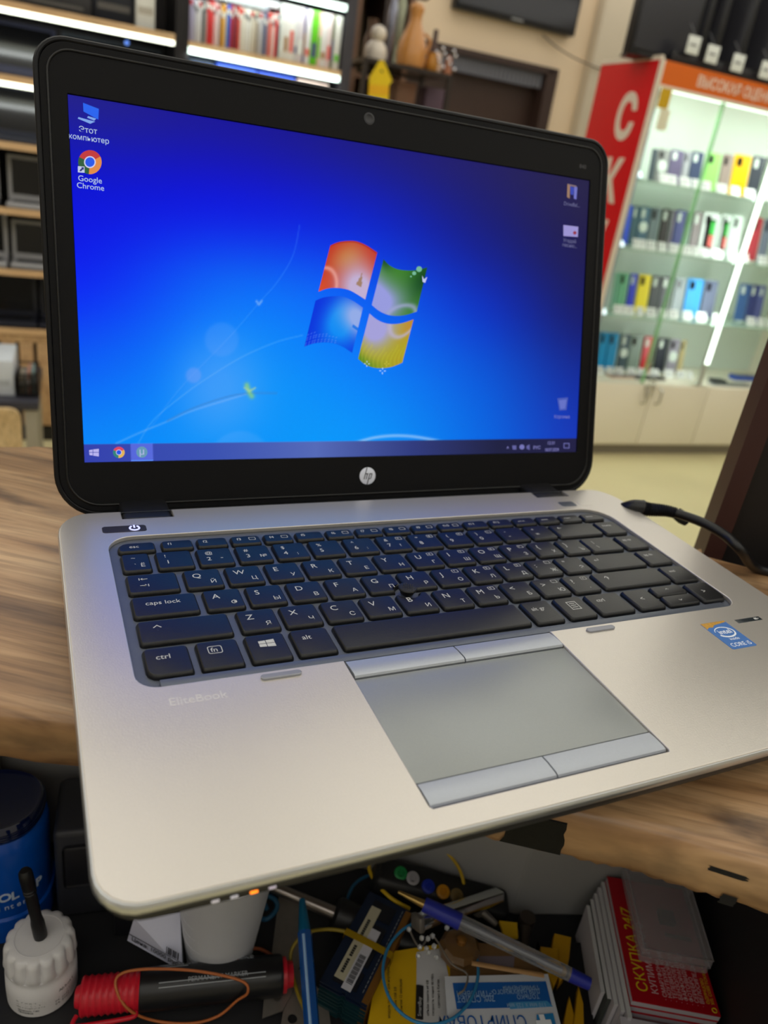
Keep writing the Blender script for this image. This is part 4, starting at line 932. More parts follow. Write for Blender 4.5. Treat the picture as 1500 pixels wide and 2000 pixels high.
# memory module stack
pcb = mat('module_board_blue', (14, 28, 52), 0.4, var=0.1); pcb2 = mat('module_board_green', (18, 50, 56), 0.4, var=0.1)
gold = mat('gold_contacts', (150, 104, 48), 0.35, 0.6, var=0.2); chip = mat('memory_chip_black', (18, 20, 28), 0.45)
ztop = SH+.0275
a0, b0 = Z(640, 1918, ztop), Z(782, 1790, ztop)      # long lower edge direction guess
c0 = Z(625, 1912, ztop); c1 = Z(722, 1738, ztop); c2 = Z(713, 1950, ztop)
ex = (c1-c0).normalized(); ey = Vector((ex.y, -ex.x, 0))
NM = 9
for k in range(NM):
    z = SH+.0008+k*.00298; sl = random.uniform(-.0008, .0008)
    where = 'topmost' if k == NM-1 else ('lowest' if k == 0 else '%s from the top' % ['', '', 'second', 'third', 'fourth', 'fifth', 'sixth', 'seventh', 'eighth', 'ninth'][NM-k])
    o = thing('memory_module', 'laptop memory module, %s in the banded stack' % where, 'memory module', c0+ex*.03+Vector((0, 0, z-c0.z)), 'stack of memory modules')
    Mq = Matrix(((ex.x, ey.x, 0, c0.x+ex.x*sl), (ex.y, ey.y, 0, c0.y+ex.y*sl), (0, 0, 1, z), (0, 0, 0, 1)))
    Mq = Mq @ Matrix.Diagonal((1, 1, 1, 1))
    add('circuit_board', fin(loft([[(x, y, 0) for x, y in ((0, 0), (.0676, 0), (.0676, .030), (0, .030), (0, .017), (.0012, .016), (.0012, .0145), (0, .0135))], [(x, y, .001) for x, y in ((0, 0), (.0676, 0), (.0676, .030), (0, .030), (0, .017), (.0012, .016), (.0012, .0145), (0, .0135))]])), pcb if k > NM-3 else pcb2, o, Mq)
    add('contact_strip', box_me(.001, .0666, .0262, .0301, -.0001, .0011), gold, o, Mq)
    for j in range(4): add('memory_chip', box_me(.004+j*.0158, .0155+j*.0158, .006, .021, .001, .0020), chip, o, Mq)
    if k == NM-1:
        lab1 = mat('cream_label', (178, 172, 148), 0.6); lab2 = mat('white_label', (190, 190, 200), 0.6)
        add('label_strip', box_me(.006, .058, .0060, .0125, .0020, .0023), lab1, o, Mq, 'cream paper label with dark print')
        lb = add('label_strip', box_me(.002, .044, .0125, .0185, .0020, .0022), lab2, o, Mq, 'white barcode label')
        add('barcode', join_bm([box_me(.006+j*.0009, .006+j*.0009+(.0005 if j % 3 else .0003), .0135, .0175, .0022, .0024) for j in range(22)]), blk, lb, Mq)
        add('label_print', join_bm([box_me(.010+j*.0016, .0112+j*.0016, .008, .0098, .0023, .0025) for j in range(24) if j not in (6, 12, 13)]), blk, o, Mq)
        add('board_trace', join_bm([box_me(.006+j*.0030, .008+j*.0030, .0245, .0248, .001, .0012) for j in range(20)]), lp, o, Mq)
        TOPM = Mq
# yellow band round the stack
bw = .0045; bx0 = .031
loopp = [(-.0008, .0032), (-.0008, -.020), (.0, -.0265), (.015, -.0268), (.030, -.0265), (.0312, -.020), (.0312, .0018), (.030, .0032), (.016, .0036)]
bm = loft([[TOPM @ Vector((bx0+a, y, z)) for y, z in loopp] + [] for a in (0, bw)] , False, False)
bmesh.ops.solidify(bm, geom=list(bm.faces), thickness=-.0007)
tag(add('rubber_band', fin(bm, 50), yel), 'wide yellow rubber band stretched round the memory module stack', 'rubber band')
tag(add('rubber_band', tube_me(smooth_path([TOPM @ Vector((bx0+.002, -.001, .003)), Z(640, 1815, -.248), Z(600, 1822, -.255), Z(572, 1850, -.26), Z(568, 1885, -.265), Z(580, 1935, -.268), Z(596, 1975, -.268)], 8), .0011, 8), mat('olive_yellow_rubber', (140, 120, 30), 0.5)), 'thin olive yellow rubber band trailing left of the memory modules', 'rubber band')
# metal opening blades on the shelf
stl = mat('dull_steel', (136, 130, 124), 0.45, 0.6, var=0.15, scale=200)
def blade(label, pts, z0, hole=None):
    outer_ = [(Z(x, y, z0).x, Z(x, y, z0).y) for x, y in pts]; hs = []
    if hole:
        for (hx, hy, hr) in hole:
            c = Z(hx, hy, z0); hs.append([(c.x+hr*math.cos(2*math.pi*k/16), c.y+hr*math.sin(2*math.pi*k/16)) for k in range(16)])
    me = plate([outer_]+hs, 0, .0008); cc = sum((Vector(p) for p in outer_), Vector((0, 0)))/len(outer_)
    for v in me.vertices: v.co.x -= cc.x; v.co.y -= cc.y
    return tag(add('steel_blade', me, stl, None, T(cc.x, cc.y, z0)), label, 'steel blade', 'steel blades')
blade('long grey steel blade lying behind the blue pen', [(545, 1748), (602, 1760), (590, 1880), (545, 1960), (520, 1950)], SH+.001)
blade('steel blade with a round hole beside the blue pen foot', [(566, 1905), (592, 1890), (640, 1960), (648, 2020), (545, 2020)], SH+.0022, [(571, 1991, .0028)])
blade('pointed steel blade with a small hole right of the marker tip', [(512, 1990), (516, 1945), (560, 1900), (575, 1930), (552, 1975)], SH+.0034, [(541, 1950, .0022)])
cyl('x', stl, (0, 0, 0), (0, 0, 1), .1) if False else None
# screwdriver
sd0, sd1 = Z(522, 1728, -.25), Z(652, 1783, -.258)
sdr = thing('screwdriver', 'screwdriver with a bare steel shaft and black handle behind the memory modules', 'screwdriver', sd1)
cyl('shaft', mat('bright_steel', (150, 142, 138), 0.3, 0.9), sd0, sd1, .0034, sdr, 20, .0040)
sdir = (sd1-sd0).normalized()
cyl('handle', bl_m, sd1, sd1+sdir*.062, .0105, sdr, 24, .0095, bev=.002)
# blue pen
pa, pb_ = Z(590, 1757, -.236), Z(612, 2040, -.246)
pen = thing('blue_pen', 'ballpoint pen with a translucent blue barrel standing out in front of the steel blades', 'pen', pa)
pdir = (pb_-pa).normalized(); teal = mat('teal_pen_plastic', (12, 92, 128), 0.3); pb_m = mat('translucent_blue_barrel', (26, 92, 176), 0.18, trans=0.25, coat=0.5)
cyl('nib_cone', teal, pa, pa+pdir*.020, .0018, pen, 16, .0038)
cyl('barrel', pb_m, pa+pdir*.020, pb_, .0042, pen, 8)
cyl('ink_tube', mat('pale_ink_tube', (150, 185, 225), 0.3), pa+pdir*.022+Vector((-.0016, -.001, .0036)), pb_+Vector((-.0016, -.001, .0036)), .0009, pen, 8)
# clear pen with blue grip
ca, cb_ = Z(778, 1742, -.228), Z(1152, 1922, -.240)
cpn = thing('clear_pen', 'clear ballpoint pen with a blue grip and gold tip lying across the clutter', 'pen', ca)
cd = (cb_-ca).normalized(); CL = (cb_-ca).length
clr = mat('clear_pen_plastic', (220, 222, 228), 0.08, trans=0.85, ior=1.3); bg = mat('blue_grip_rubber', (38, 48, 158), 0.45)
cyl('tip', mat('gold_tip', (176, 146, 84), 0.3, 0.8), ca, ca+cd*CL*.14, .0010, cpn, 14, .0026)
cyl('grip', bg, ca+cd*CL*.14, ca+cd*CL*.335, .0044, cpn, 20, .0050, label='ribbed blue grip')
cyl('barrel', clr, ca+cd*CL*.335, ca+cd*CL*.90, .0044, cpn, 16, .0040)
cyl('ink_tube', mat('pale_refill', (176, 178, 190), 0.3, trans=0.3), ca+cd*CL*.33, ca+cd*CL*.86, .0013, cpn, 10)
cyl('end_cap', bg, ca+cd*CL*.90, cb_, .0041, cpn, 16, .0036, label='blue end cap')
# jack strip at the back
js = thing('audio_jack_strip', 'black rounded strip of coloured audio jacks against the grey panel', 'connector strip', Z(850, 1740, SH))
j0, j1 = Z(742, 1702, -.247), Z(985, 1768, -.262)
Mj = along(j0, j1); Lj = (j1-j0).length
add('housing', box_me(-.004, Lj+.002, -.012, .010, -.012, .006, .005, 4), mat('black_soft_plastic', (22, 22, 24), 0.5), js, Mj)
for (px_, py_, col, nm) in ((781, 1708, (16, 120, 60), 'green'), (806, 1715, (150, 148, 152), 'grey'), (838, 1727, (20, 44, 160), 'blue'), (869, 1735, (190, 128, 10), 'yellow'), (897, 1742, (110, 90, 50), 'brown')):
    P = Z(px_, py_, -.244); L_ = Mj.inverted() @ P
    add('jack_socket', fin(lathe([(.0044, 0), (.0044, .0016), (.0036, .0020), (.0022, .0020), (.0020, .0006), (.0003, .0006)], 24)), mat('jack_'+nm, col, 0.45), js, Mj @ T(L_.x, min(.004, max(-.008, L_.y)), .006) @ Matrix.Rotation(math.radians(25), 4, 'X'), nm+' jack socket')
# chrome tube
ch0, ch1 = Z(888, 1778, -.242), Z(978, 1748, -.246)
chn = thing('chrome_lighter', 'shiny chrome bar catching the light behind the clear pen', 'metal bar', ch0)
Mc = along(ch0, ch1)
add('bar_body', box_me(-.028, (ch1-ch0).length, -.0045, .0045, -.004, .004, .0015, 3), mat('mirror_chrome', (225, 228, 228), 0.12, 1.0, var=0), chn, Mc @ Matrix.Rotation(math.radians(-28), 4, 'X'))
add('bar_collar', box_me(-.030, -.026, -.0052, .0052, -.0046, .0046, .001, 2), stl, chn, Mc @ Matrix.Rotation(math.radians(-28), 4, 'X'))
def lever(label, a, b, r, m, name='metal_lever'):
    o = thing(name, label, 'metal part', a); cyl('rod', m, a, b, r, o, 14, r*.7, bev=r*.3); cyl('pivot', m, Vector(a)-Vector((0, 0, r*1.2)), Vector(a)+Vector((0, 0, r*1.2)), r*1.3, o, 14); return o
lever('short grey metal lever under the chrome bar', Z(935, 1775, -.252), Z(970, 1806, -.258), .003, stl)
lever('pair of dull metal prongs standing by the grey panel', Z(1028, 1800, -.258), Z(1022, 1858, -.262), .004, mat('brown_steel', (74, 66, 60), 0.4, 0.6))
# yellow and black printed packets
pk = mat('yellow_card', (208, 166, 10), 0.5, var=0.03)
def sheet(name, label, cat, pts, z, th, m):
    P = [Z(x, y, z) for x, y in pts]; cc = sum(P, Vector())/len(P)
    o = thing(name, label, cat, cc)
    add('sheet', fin(loft([[p-Vector((0, 0, th)) for p in P], P])), m, o, I4); return o
yp = sheet('printed_box', 'yellow and white printed card box lying under the blue band', 'box', [(742, 1862), (872, 1842), (915, 2040), (712, 2040)], SH+.020, .018, pk)
whp = mat('white_card', (196, 196, 198), 0.5)
P = [Z(x, y, SH+.0202) for x, y in ((814, 1860), (864, 1852), (905, 2040), (812, 2040))]
add('white_panel', fin(loft([P, [p+Vector((0, 0, .0003)) for p in P]])), whp, yp, I4)
A1, B1 = Z(819, 1990, SH+.021), Z(820, 1925, SH+.021)
add('black_pill', tube_me([A1, A1.lerp(B1, .5), B1], .0022, 10, flat=.3), blk, yp, I4)
text_on('SmartBuy', A1+Vector((.0008, 0, .001)), B1+Vector((.0008, 0, .001)), (0, 0, 1), .0028, whp, yp, off=.0008, key_='yb')
for i, (s, x, y0, y1) in enumerate((('модуль памяти для ноутбука', 762, 1990, 1880), ('серия USB 3.0', 775, 1975, 1890), ('гарантия 12 месяцев', 786, 1985, 1885), ('объём памяти 64 GB', 838, 1985, 1880), ('скорость чтения 90 MB/s', 848, 1985, 1878), ('сделано в Китае', 859, 1970, 1880))):
    text_on(s, Z(x, y0, SH+.0208), Z(x-2, y1, SH+.0208), (0, 0, 1), .0021, blk, yp, key_='yb2')
wb = sheet('wipe_packet', 'white and blue alcohol wipe sachet lying upside down with printed text', 'sachet', [(868, 1907), (1070, 1902), (1105, 2040), (878, 2040)], SH+.030, .0012, mat('sachet_white', (200, 204, 212), 0.45, var=0.03, scale=60, bump=0.4))
for k, (x0, x1, y0, y1, col, nm) in enumerate(((884, 1066, 1920, 1969, (22, 92, 170), 'sachet_blue'), (988, 1068, 1958, 1969, (70, 150, 204), 'sachet_sky'), (1042, 1080, 1982, 2030, (36, 128, 190), 'sachet_cyan'))):
    zz = SH+.0302+k*.0002; P = [Z(x0+6*(k > 0), y0, zz), Z(x1, y0-3, zz), Z(x1+12, y1-3, zz), Z(x0+8, y1+2, zz)]
    add('printed_panel', fin(loft([P, [p+Vector((0, 0, .0002)) for p in P]])), mat(nm, col, 0.45), wb, I4)
def upside(s, xr, xl, y, size, m, k_, sx=1.0): text_on(s, Z(xr, y, SH+.0310), Z(xl, y+1, SH+.0310), (0, 0, 1), size, m, wb, off=.0002, key_=k_, sx=sx)
upside('СПИРТОВАЯ', 1026, 890, 1983, .0100, mat('sachet_blue', (22, 92, 170)), 'w1', .82)
lb_ = mat('pale_blue_print', (150, 185, 220), 0.5, var=0)
upside('70% СПИРТ', 965, 900, 1944, .0052, lb_, 'w2', .8); upside('ЭТИЛОВЫЙ', 962, 898, 1935, .0046, lb_, 'w2', .8)
upside('ТОЛЬКО', 1052, 1010, 1942, .0036, lb_, 'w2', .9); upside('ДЛЯ НАРУЖНОГО', 1054, 985, 1932, .0036, lb_, 'w2', .9); upside('ПРИМЕНЕНИЯ', 1050, 995, 1925, .0034, lb_, 'w2', .9)
upside('110 мм х 125 мм', 1066, 998, 1959, .0036, wh_m, 'w2', .85)
cc_ = Z(1062, 1998, SH+.0312)
add('white_cross', join_bm([box_me(-.0045, .0045, -.0015, .0015, 0, .0003), box_me(-.0015, .0015, .0015, .0045, 0, .0003), box_me(-.0015, .0015, -.0045, -.0015, 0, .0003)]), wh_m, wb, T(*cc_) @ Matrix.Rotation(math.radians(-15), 4, 'Z'))
kb = sheet('card_box', 'brown kraft paper parcel with a printed strip under the clear pen', 'box', [(880, 1835), (1015, 1850), (1060, 1900), (880, 1905)], SH+.022, .020, mat('kraft_paper', (120, 88, 52), 0.7, var=0.15, scale=80))
P = [Z(x, y, SH+.0222) for x, y in ((930, 1868), (1005, 1868), (1003, 1890), (935, 1880))]
add('printed_strip', fin(loft([P, [p+Vector((0, 0, .0003)) for p in P]])), mat('lilac_strip', (120, 108, 116), 0.5), kb, I4)
cn = thing('brown_pebble', 'rounded brown wooden knob inside the blue band', 'knob', Z(893, 1868, SH+.022))
add('knob_body', fin(lathe([(.006, 0), (.0105, .0015), (.0125, .005), (.0125, .009), (.010, .012), (.004, .0135)], 10), 25), mat('amber_brown', (104, 76, 44), 0.3, coat=.4), cn, T(*Z(893, 1868, SH+.022)))
add('knob_stem', fin(lathe([(.003, 0), (.003, .003), (.0015, .004)], 12)), MATS['gold_contacts'], cn, T(*(Z(893, 1868, SH+.022)+Vector((0, 0, .0134)))))
wsx, wsy = Z(921, 1881, -.243), Z(1062, 1905, -.243)
wst = tag(add('wooden_stick', tube_me([Vector((0, 0, 0)), (wsy-wsx)*.5, (wsy-wsx)], .0016, 8, flat=.6), mat('pale_wood_stick', (170, 130, 84), 0.6, var=.1), None, T(*wsx)), 'thin pale wooden stick behind the wipe sachet', 'stick')
# glass beads chain
bead = mat('cut_glass', (225, 228, 232), 0.05, trans=0.6, ior=1.5, spec=1.0)
eb = thing('bead_chain', 'strand of tiny shiny beads inside the blue band', 'chain', Z(830, 1850, -.246))
BP = [(799, 1815), (824, 1832), (836, 1833), (845, 1828), (820, 1850), (833, 1853), (848, 1848), (817, 1867), (837, 1860), (852, 1870), (873, 1812), (826, 1782)]
for (x, y) in BP:
    bm = bmesh.new(); bmesh.ops.create_icosphere(bm, subdivisions=1, radius=.0017); add('bead', fin(bm, 5), bead, eb, T(*Z(x, y, -.2335)))
add('wire', tube_me(smooth_path([Z(799, 1815, -.234), Z(820, 1850, -.236), Z(845, 1828, -.235), Z(880, 1880, -.238), Z(912, 1902, -.240), Z(908, 1930, -.240), Z(895, 1942, -.241)], 6), .0006, 6), stl, eb, I4)
# yellow clamp
yc = thing('spring_clamp', 'yellow and black plastic spring clamp at the right of the clutter', 'clamp', Z(1085, 1900, SH))
ycm = mat('clamp_yellow', (190, 142, 6), 0.4, var=.04)
def slab(name, pts, z, th, m, par, bev=0.0006):
    outer_ = [(Z(x, y, z).x, Z(x, y, z).y) for x, y in pts]; return add(name, plate([outer_], z-th, z, bev, 2), m, par, I4)
slab('jaw', [(1083, 1822), (1116, 1830), (1112, 1872), (1104, 1905), (1092, 1920), (1090, 1860), (1078, 1850)], SH+.016, .008, ycm, yc)
slab('jaw', [(1056, 1848), (1090, 1852), (1092, 1905), (1082, 1925), (1070, 1900), (1060, 1880)], SH+.019, .008, ycm, yc)
slab('handle', [(1112, 1944), (1124, 1990), (1128, 2040), (1100, 2040), (1102, 1990)], SH+.014, .008, ycm, yc)
slab('handle', [(1130, 1925), (1140, 1960), (1142, 2040), (1118, 2040), (1122, 1990)], SH+.016, .008, ycm, yc)
slab('clamp_body', [(1050, 1838), (1140, 1840), (1158, 1920), (1160, 2040), (1095, 2040), (1075, 1905)], SH+.009, .008, bl_m, yc)
sheet('yellow_card', 'small yellow card wedged under the clear pen near the panel', 'card', [(975, 1798), (1010, 1802), (1012, 1830), (985, 1828)], SH+.020, .002, pk)
# ------------------------------------------------------------------ red leaflets, cards and clear box at the right
zr = -.235
r0, r1, r3 = Z(1236, 1953, zr), Z(1408, 1985, zr), Z(1188, 1712, zr)
Mr = along(r0, r1); wR = (r1-r0).length; lR = Vector((Mr.inverted() @ r3)).y
redc = mat('red_card_print', (176, 12, 30), 0.35, var=0.03); edge_m = mat('white_paper_edges', (186, 182, 190), 0.7, var=.06, scale=400)
NS = 9; hS = (zr - SH - .0006)/NS
for k in range(NS):
    sl = random.uniform(-.0007, .0007) if k < NS-1 else 0; dz = SH+.0006+k*hS - zr
    where = ['lowest', 'second lowest', 'third lowest', 'fourth lowest', 'middle', 'fourth highest', 'third highest', 'second highest', 'topmost'][k]
    o = thing('leaflet_bundle', 'bundle of red business leaflets with white edges, %s of the stack' % where, 'leaflets', Mr @ Vector((wR/2, lR/2, dz)), 'stack of red leaflets')
    Mk = Mr @ T(sl, sl*.6 - (.0008 if k < NS-2 else 0), dz)
    add('paper_block', box_me(0, wR, 0, lR, 0, hS*.80), edge_m, o, Mk)
    cover = add('printed_cover', box_me(-.0001, wR+.0001, -.0001, lR+.0001, hS*.80, hS*.985), redc, o, Mk)
    if k == NS-1:
        ye = mat('yellow_print', (226, 200, 20), 0.5, var=0); wt = mat('white_red_print', (220, 196, 200), 0.5, var=0)
        def col_text(s, xx, size, m, y0=.006): 
            M = Mk @ T(xx, y0, hS*.99) @ Matrix.Rotation(math.radians(90), 4, 'Z'); text('leaflet_lettering', s, M, size, m, cover, group_key='lf'+str(size))
        col_text('СКУПКА 24/7', .0105, .0090, ye); col_text('КУПИМ ДОРОГО', .0165, .0056, wt)
        for i, s in enumerate(['· СМАРТФОНЫ', '· НОУТБУКИ, КОМП.', '· ТЕЛЕВИЗОРЫ', '· БЕНЗО/ЭЛЕКТРО', '· ФАРФОР/АНТИК', '· ФОТО/ВИДЕО ТЕХ', '· СЕРЕБРО', '· ВЕЛОСИПЕДЫ, С']): col_text(s, .0212+i*.0031, .0034, wt, .0035)
        col_text('ОДИНЦОВО', .0462, .0026, ye, .006); col_text('УЛ. СОВЕТСКАЯ, 46', .0489, .0026, ye, .006)
        add('map_pin', tube_me([Mk @ Vector((.0478+.0013*math.cos(a*.5), .0028+.0013*math.sin(a*.5), hS)) for a in range(12)], .0003, 5, True), ye, cover, I4)
# white cards in front
w0, w1 = Z(1213, 1978, -.240), Z(1400, 2016, -.240)
Mw = along(w0, w1)
for k in range(8):
    z = SH+.0006+k*(.0335/8)
    o = thing('card_bundle', 'pack of plain white cards in front of the red leaflets, %s' % ['lowest', 'second lowest', 'third lowest', 'fourth lowest', 'fourth highest', 'third highest', 'second highest', 'topmost'][k], 'cards', Mw @ Vector((.02, -.02, z-w0.z)), 'white card packs')
    add('card_block', box_me(0, .052, -.05, -.0012, 0, .0039), edge_m, o, Mw @ T(random.uniform(-.0012, .0012), random.uniform(-.0004, .0004), z+.240))
# grey card pile to the left of the red stack
g0 = Z(1205, 1960, -.250)
Mg = Mr @ T(-.0135, 0.004, 0)
for k in range(5):
    o = thing('card_pile', 'upright white cardboard sheet standing left of the red leaflets, %s from them' % ['nearest', 'second', 'third', 'fourth', 'farthest'][k], 'cardboard', Mg @ Vector((.011-k*.0028, .02, SH-zr)), 'upright card sheets')
    add('card_sheet', box_me(.0102-k*.0028, .0124-k*.0028, -.012+k*.004, lR-.006-k*.004, SH-zr+.0006, -.004-k*.0014), edge_m if k != 3 else mat('dark_card', (60, 64, 62), 0.6), o, Mg)
    add('sheet_edge', box_me(.0101-k*.0028, .0125-k*.0028, -.0122+k*.004, lR-.0058-k*.004, -.004-k*.0014, -.0036-k*.0014), whp, o, Mg)
# clear plastic box
cbz = zr+.0004
b0_, b1_ = Z(1247, 1879, cbz), Z(1380, 1905, cbz)
Mb = along(b0_, b1_)
bwid = (b1_-b0_).length; blen = .062; bh = .013
cbx = thing('clear_box', 'frosted clear plastic box lying on the red leaflets', 'box', Mb @ Vector((bwid/2, blen/2, 0)))
cm = mat('frosted_clear_plastic', (210, 205, 210), 0.32, trans=0.0, alpha=0.26, var=0.0, spec=0.8)
ce = mat('frosted_clear_edge', (200, 195, 200), 0.3, alpha=0.5, var=0, spec=.8)
def hollow(x0, x1, y0, y1, z0, z1, bevel_):
    bm = bmesh.new(); bmesh.ops.create_cube(bm, size=1); bmesh.ops.scale(bm, vec=(x1-x0, y1-y0, z1-z0), verts=bm.verts); bmesh.ops.translate(bm, vec=((x0+x1)/2, (y0+y1)/2, (z0+z1)/2), verts=bm.verts)
    bmesh.ops.bevel(bm, geom=list(bm.edges), offset=bevel_, segments=3, affect='EDGES', profile=.5); return fin(bm)
add('box_base', hollow(0, bwid, 0, blen, 0.0002, bh*.5, .0012), cm, cbx, Mb)
add('box_lid', hollow(-.0005, bwid+.0005, -.0005, blen+.0005, bh*.5, bh, .0014), cm, cbx, Mb)
fr_ = [Mb @ Vector(p) for p in ((0, 0, bh), (bwid, 0, bh), (bwid, blen, bh), (0, blen, bh))]
add('lid_rim', tube_me(fr_, .00045, 6, True), ce, cbx, I4)
add('seam_rim', tube_me([p-Vector((0, 0, bh*.5)) for p in fr_], .00035, 6, True), ce, cbx, I4)
sb2 = thing('dark_connector', 'small dark connector inside the clear plastic box', 'connector', Mb @ Vector((bwid*.55, blen*.55, .002)))
add('connector_body', box_me(bwid*.45, bwid*.7, blen*.45, blen*.6, .0012, .005, .0008), mat('dark_teal_plastic', (30, 44, 42), .5), sb2, Mb)
add('connector_pins', box_me(bwid*.5, bwid*.9, blen*.32, blen*.36, .0012, .0022, .0003), stl, sb2, Mb)
# things at the back left of the shelf
bxw = thing('storage_box', 'pale grey storage box at the back left of the shelf', 'box', Z(5, 1620, SH)+Vector((-.02, .03, 0)))
add('box_side', box_me(-.05, .012, -.01, .03, .001, .082, .002), mat('pale_grey_box', (120, 116, 112), .6), bxw, T(-.050, .262, SH))
add('box_flap', box_me(-.05, .012, -.0125, -.0102, .040, .0815, .0008), mat('pale_grey_flap', (132, 128, 122), .6), bxw, T(-.050, .262, SH))
#<PART2
#PART3>
# ================================================================== DISPLAY CABINET (right)
CV = 3.14; CU0 = on_V(1290, 140, CV)[0]; CD = 0.46
ct = on_V(1300, 118, CV)[1]; hb0 = on_V(1500, 214, CV)[1]; bt = on_V(1300, 752, CV)[1]
PU = on_V(1385, 705, CV)[0]; CU2 = CU0 + 2*(PU-CU0)
dc = thing('display_cabinet', 'tall lit glass display cabinet with an orange header and a red lettered side', 'cabinet', uv3((CU0+CU2)/2, CV+CD/2, FLOOR_Z))
cw = mat('cabinet_white_board', (238, 230, 212), 0.5, var=0.02, scale=5)
cin = mat('cabinet_inner_white', (214, 226, 216), 0.5, var=0.02)
rbox('cabinet_plinth', mat('plinth_grey', (130, 122, 108), .6), CU0+.01, CU2-.01, CV+.04, CV+CD, FLOOR_Z, FLOOR_Z+.06, dc)
rbox('cabinet_base', cw, CU0, CU2, CV+.022, CV+CD, FLOOR_Z+.06, bt, dc)
rbox('back_board', cin, CU0, CU2, CV+CD-.015, CV+CD, bt, ct, dc)
rbox('right_side', cw, CU2-.02, CU2, CV, CV+CD-.015, bt, ct, dc)
rbox('left_side', cw, CU0, CU0+.015, CV+.01, CV+CD-.015, bt, ct, dc)
rbox('cabinet_roof', cw, CU0, CU2, CV+.01, CV+CD, ct-.02, ct, dc)
d1, d2 = on_V(1262, 800, CV)[0], on_V(1352, 860, CV)[0]
ds_ = [CU0+.004, d1, d2, d2+(d2-d1), d2+2*(d2-d1)]
for k in range(4):
    a, b = ds_[k], ds_[k+1]
    if b > CU2: b = CU2-.004
    if a > CU2-.05: continue
    dr_ = rbox('cabinet_door', cw, a+.003, b-.003, CV, CV+.02, FLOOR_Z+.075, bt-.004, dc, .002)
    hx = b-.05 if k % 2 == 0 else a+.05
    add('door_handle', tube_me([uv3(hx, CV-.002, bt-.11), uv3(hx, CV-.03, bt-.10), uv3(hx, CV-.03, bt-.03), uv3(hx, CV-.002, bt-.02)], .006, 8), mat('satin_handle', (190, 186, 178), .3, .9), dr_, I4)
org_m = mat('orange_header', (222, 104, 14), 0.35, var=.03)
hd = rbox('header_board', org_m, CU0, CU2, CV-.012, CV+.01, hb0, ct, dc)
HM = Matrix(((RU.x, 0, -RVv.x, 0), (RU.y, 0, -RVv.y, 0), (0, 1, 0, 0), (0, 0, 0, 1)))
def wallM(u, v, z): return Matrix.Translation(uv3(u, v, z)) @ HM
hu0, hz0 = on_V(1357, 163, CV); hu1, _ = on_V(1500, 212, CV)
text('header_lettering', 'ВЫСОКАЯ ОЦЕНКА', wallM(hu0, CV-.013, (ct+hb0)/2-.022), .062, mat('header_white_print', (240, 214, 196), .5), hd, bold=.0015, sx=.86)
tri = mat('cream_edge_trim', (236, 222, 205), .5)
rbox('header_trim', tri, CU0, CU2, CV-.016, CV+.012, hb0-.012, hb0, dc)
# red side panel
rp = rbox('red_side_panel', mat('red_sign_face', (222, 10, 28), .28, var=.02), CU0-.012, CU0, CV, CV+CD, FLOOR_Z, ct, dc)
rbox('side_trim', tri, CU0-.014, CU0+.002, CV-.016, CV+.004, FLOOR_Z, ct, dc)
rbox('side_trim', tri, CU0-.014, CU0+.002, CV, CV+CD, ct, ct+.018, dc)
SMx = Matrix(((-RVv.x, 0, -RU.x, 0), (-RVv.y, 0, -RU.y, 0), (0, 1, 0, 0), (0, 0, 0, 1)))
va, za = on_U(1222, 278, CU0-.013); vb, zb3 = on_U(1226, 180, CU0-.013); vk, zk = on_U(1205, 403, CU0-.013)
capz = zb3-za; step = za-zk
for i, ch in enumerate('СКУПКА'):
    text('side_lettering', ch, Matrix.Translation(uv3(CU0-.0125, (va+vk)/4+(CV+CD*.52)/2, za + capz*.09 - i*step)) @ SMx, capz/.70*.83, mat('sign_cream_letters', (238, 224, 208), .5), rp, 'CENTER', bold=.010, sx=.80, ext=.001)
# shelves, posts, light strips
gl = mat('shelf_glass', (188, 225, 205), 0.05, trans=0.6, ior=1.2, alpha=0.55, var=0)
led = mat('cool_led_strip', (238, 255, 240), .4, emit=3.5, var=0); ledc = mat('cool_led_soft', (225, 250, 238), .4, emit=2.2, var=0)
shz = [on_V(1255, 350, CV)[1], on_V(1215, 484, CV)[1], on_V(1190, 618, CV)[1]]
for z in shz:
    for a, b in ((CU0+.016, CU2-.02),):
        rbox('glass_shelf', gl, a, b, CV+.03, CV+CD-.02, z-.008, z, dc)
        rbox('shelf_front_edge', mat('green_glass_edge', (176, 205, 188), .2), a, b, CV+.025, CV+.03, z-.008, z, dc)
post = rbox('light_post', mat('light_post_alloy', (200, 205, 200), .35, .6), PU-.012, PU+.012, CV+.012, CV+.03, bt, hb0, dc)
rbox('light_strip', led, PU-.011, PU+.011, CV+.004, CV+.012, on_V(1385, 712, CV)[1], hb0-.03, post)
rbox('corner_post', mat('blue_grey_alloy', (150, 168, 190), .35, .6), CU0+.016, CU0+.034, CV+.012, CV+.03, bt, hb0, dc)
rbox('top_light_strip', ledc, CU0+.02, CU2-.03, CV+.03, CV+.05, hb0-.012, hb0+.004, dc)
rbox('sliding_glass_edge', mat('green_divider', (150, 215, 150), .2, alpha=.6, var=0), (CU0+PU)/2-.006, (CU0+PU)/2+.006, CV+.004, CV+.020, bt+.001, hb0-.013, dc)
for u, e in (((CU0+PU)/2, 3.0), ((PU+CU2)/2, 2.8)):
    ld = bpy.data.lights.new('strip', 'AREA'); ld.energy = e; ld.shape = 'RECTANGLE'; ld.size = .7; ld.size_y = .04; ld.color = (.90, 1, .95)
    lo = bpy.data.objects.new('strip_light', ld); C.objects.link(lo); lo.location = uv3(u, CV+.06, hb0-.016); lo.rotation_euler = (math.radians(28), 0, AZ); lo.parent = None
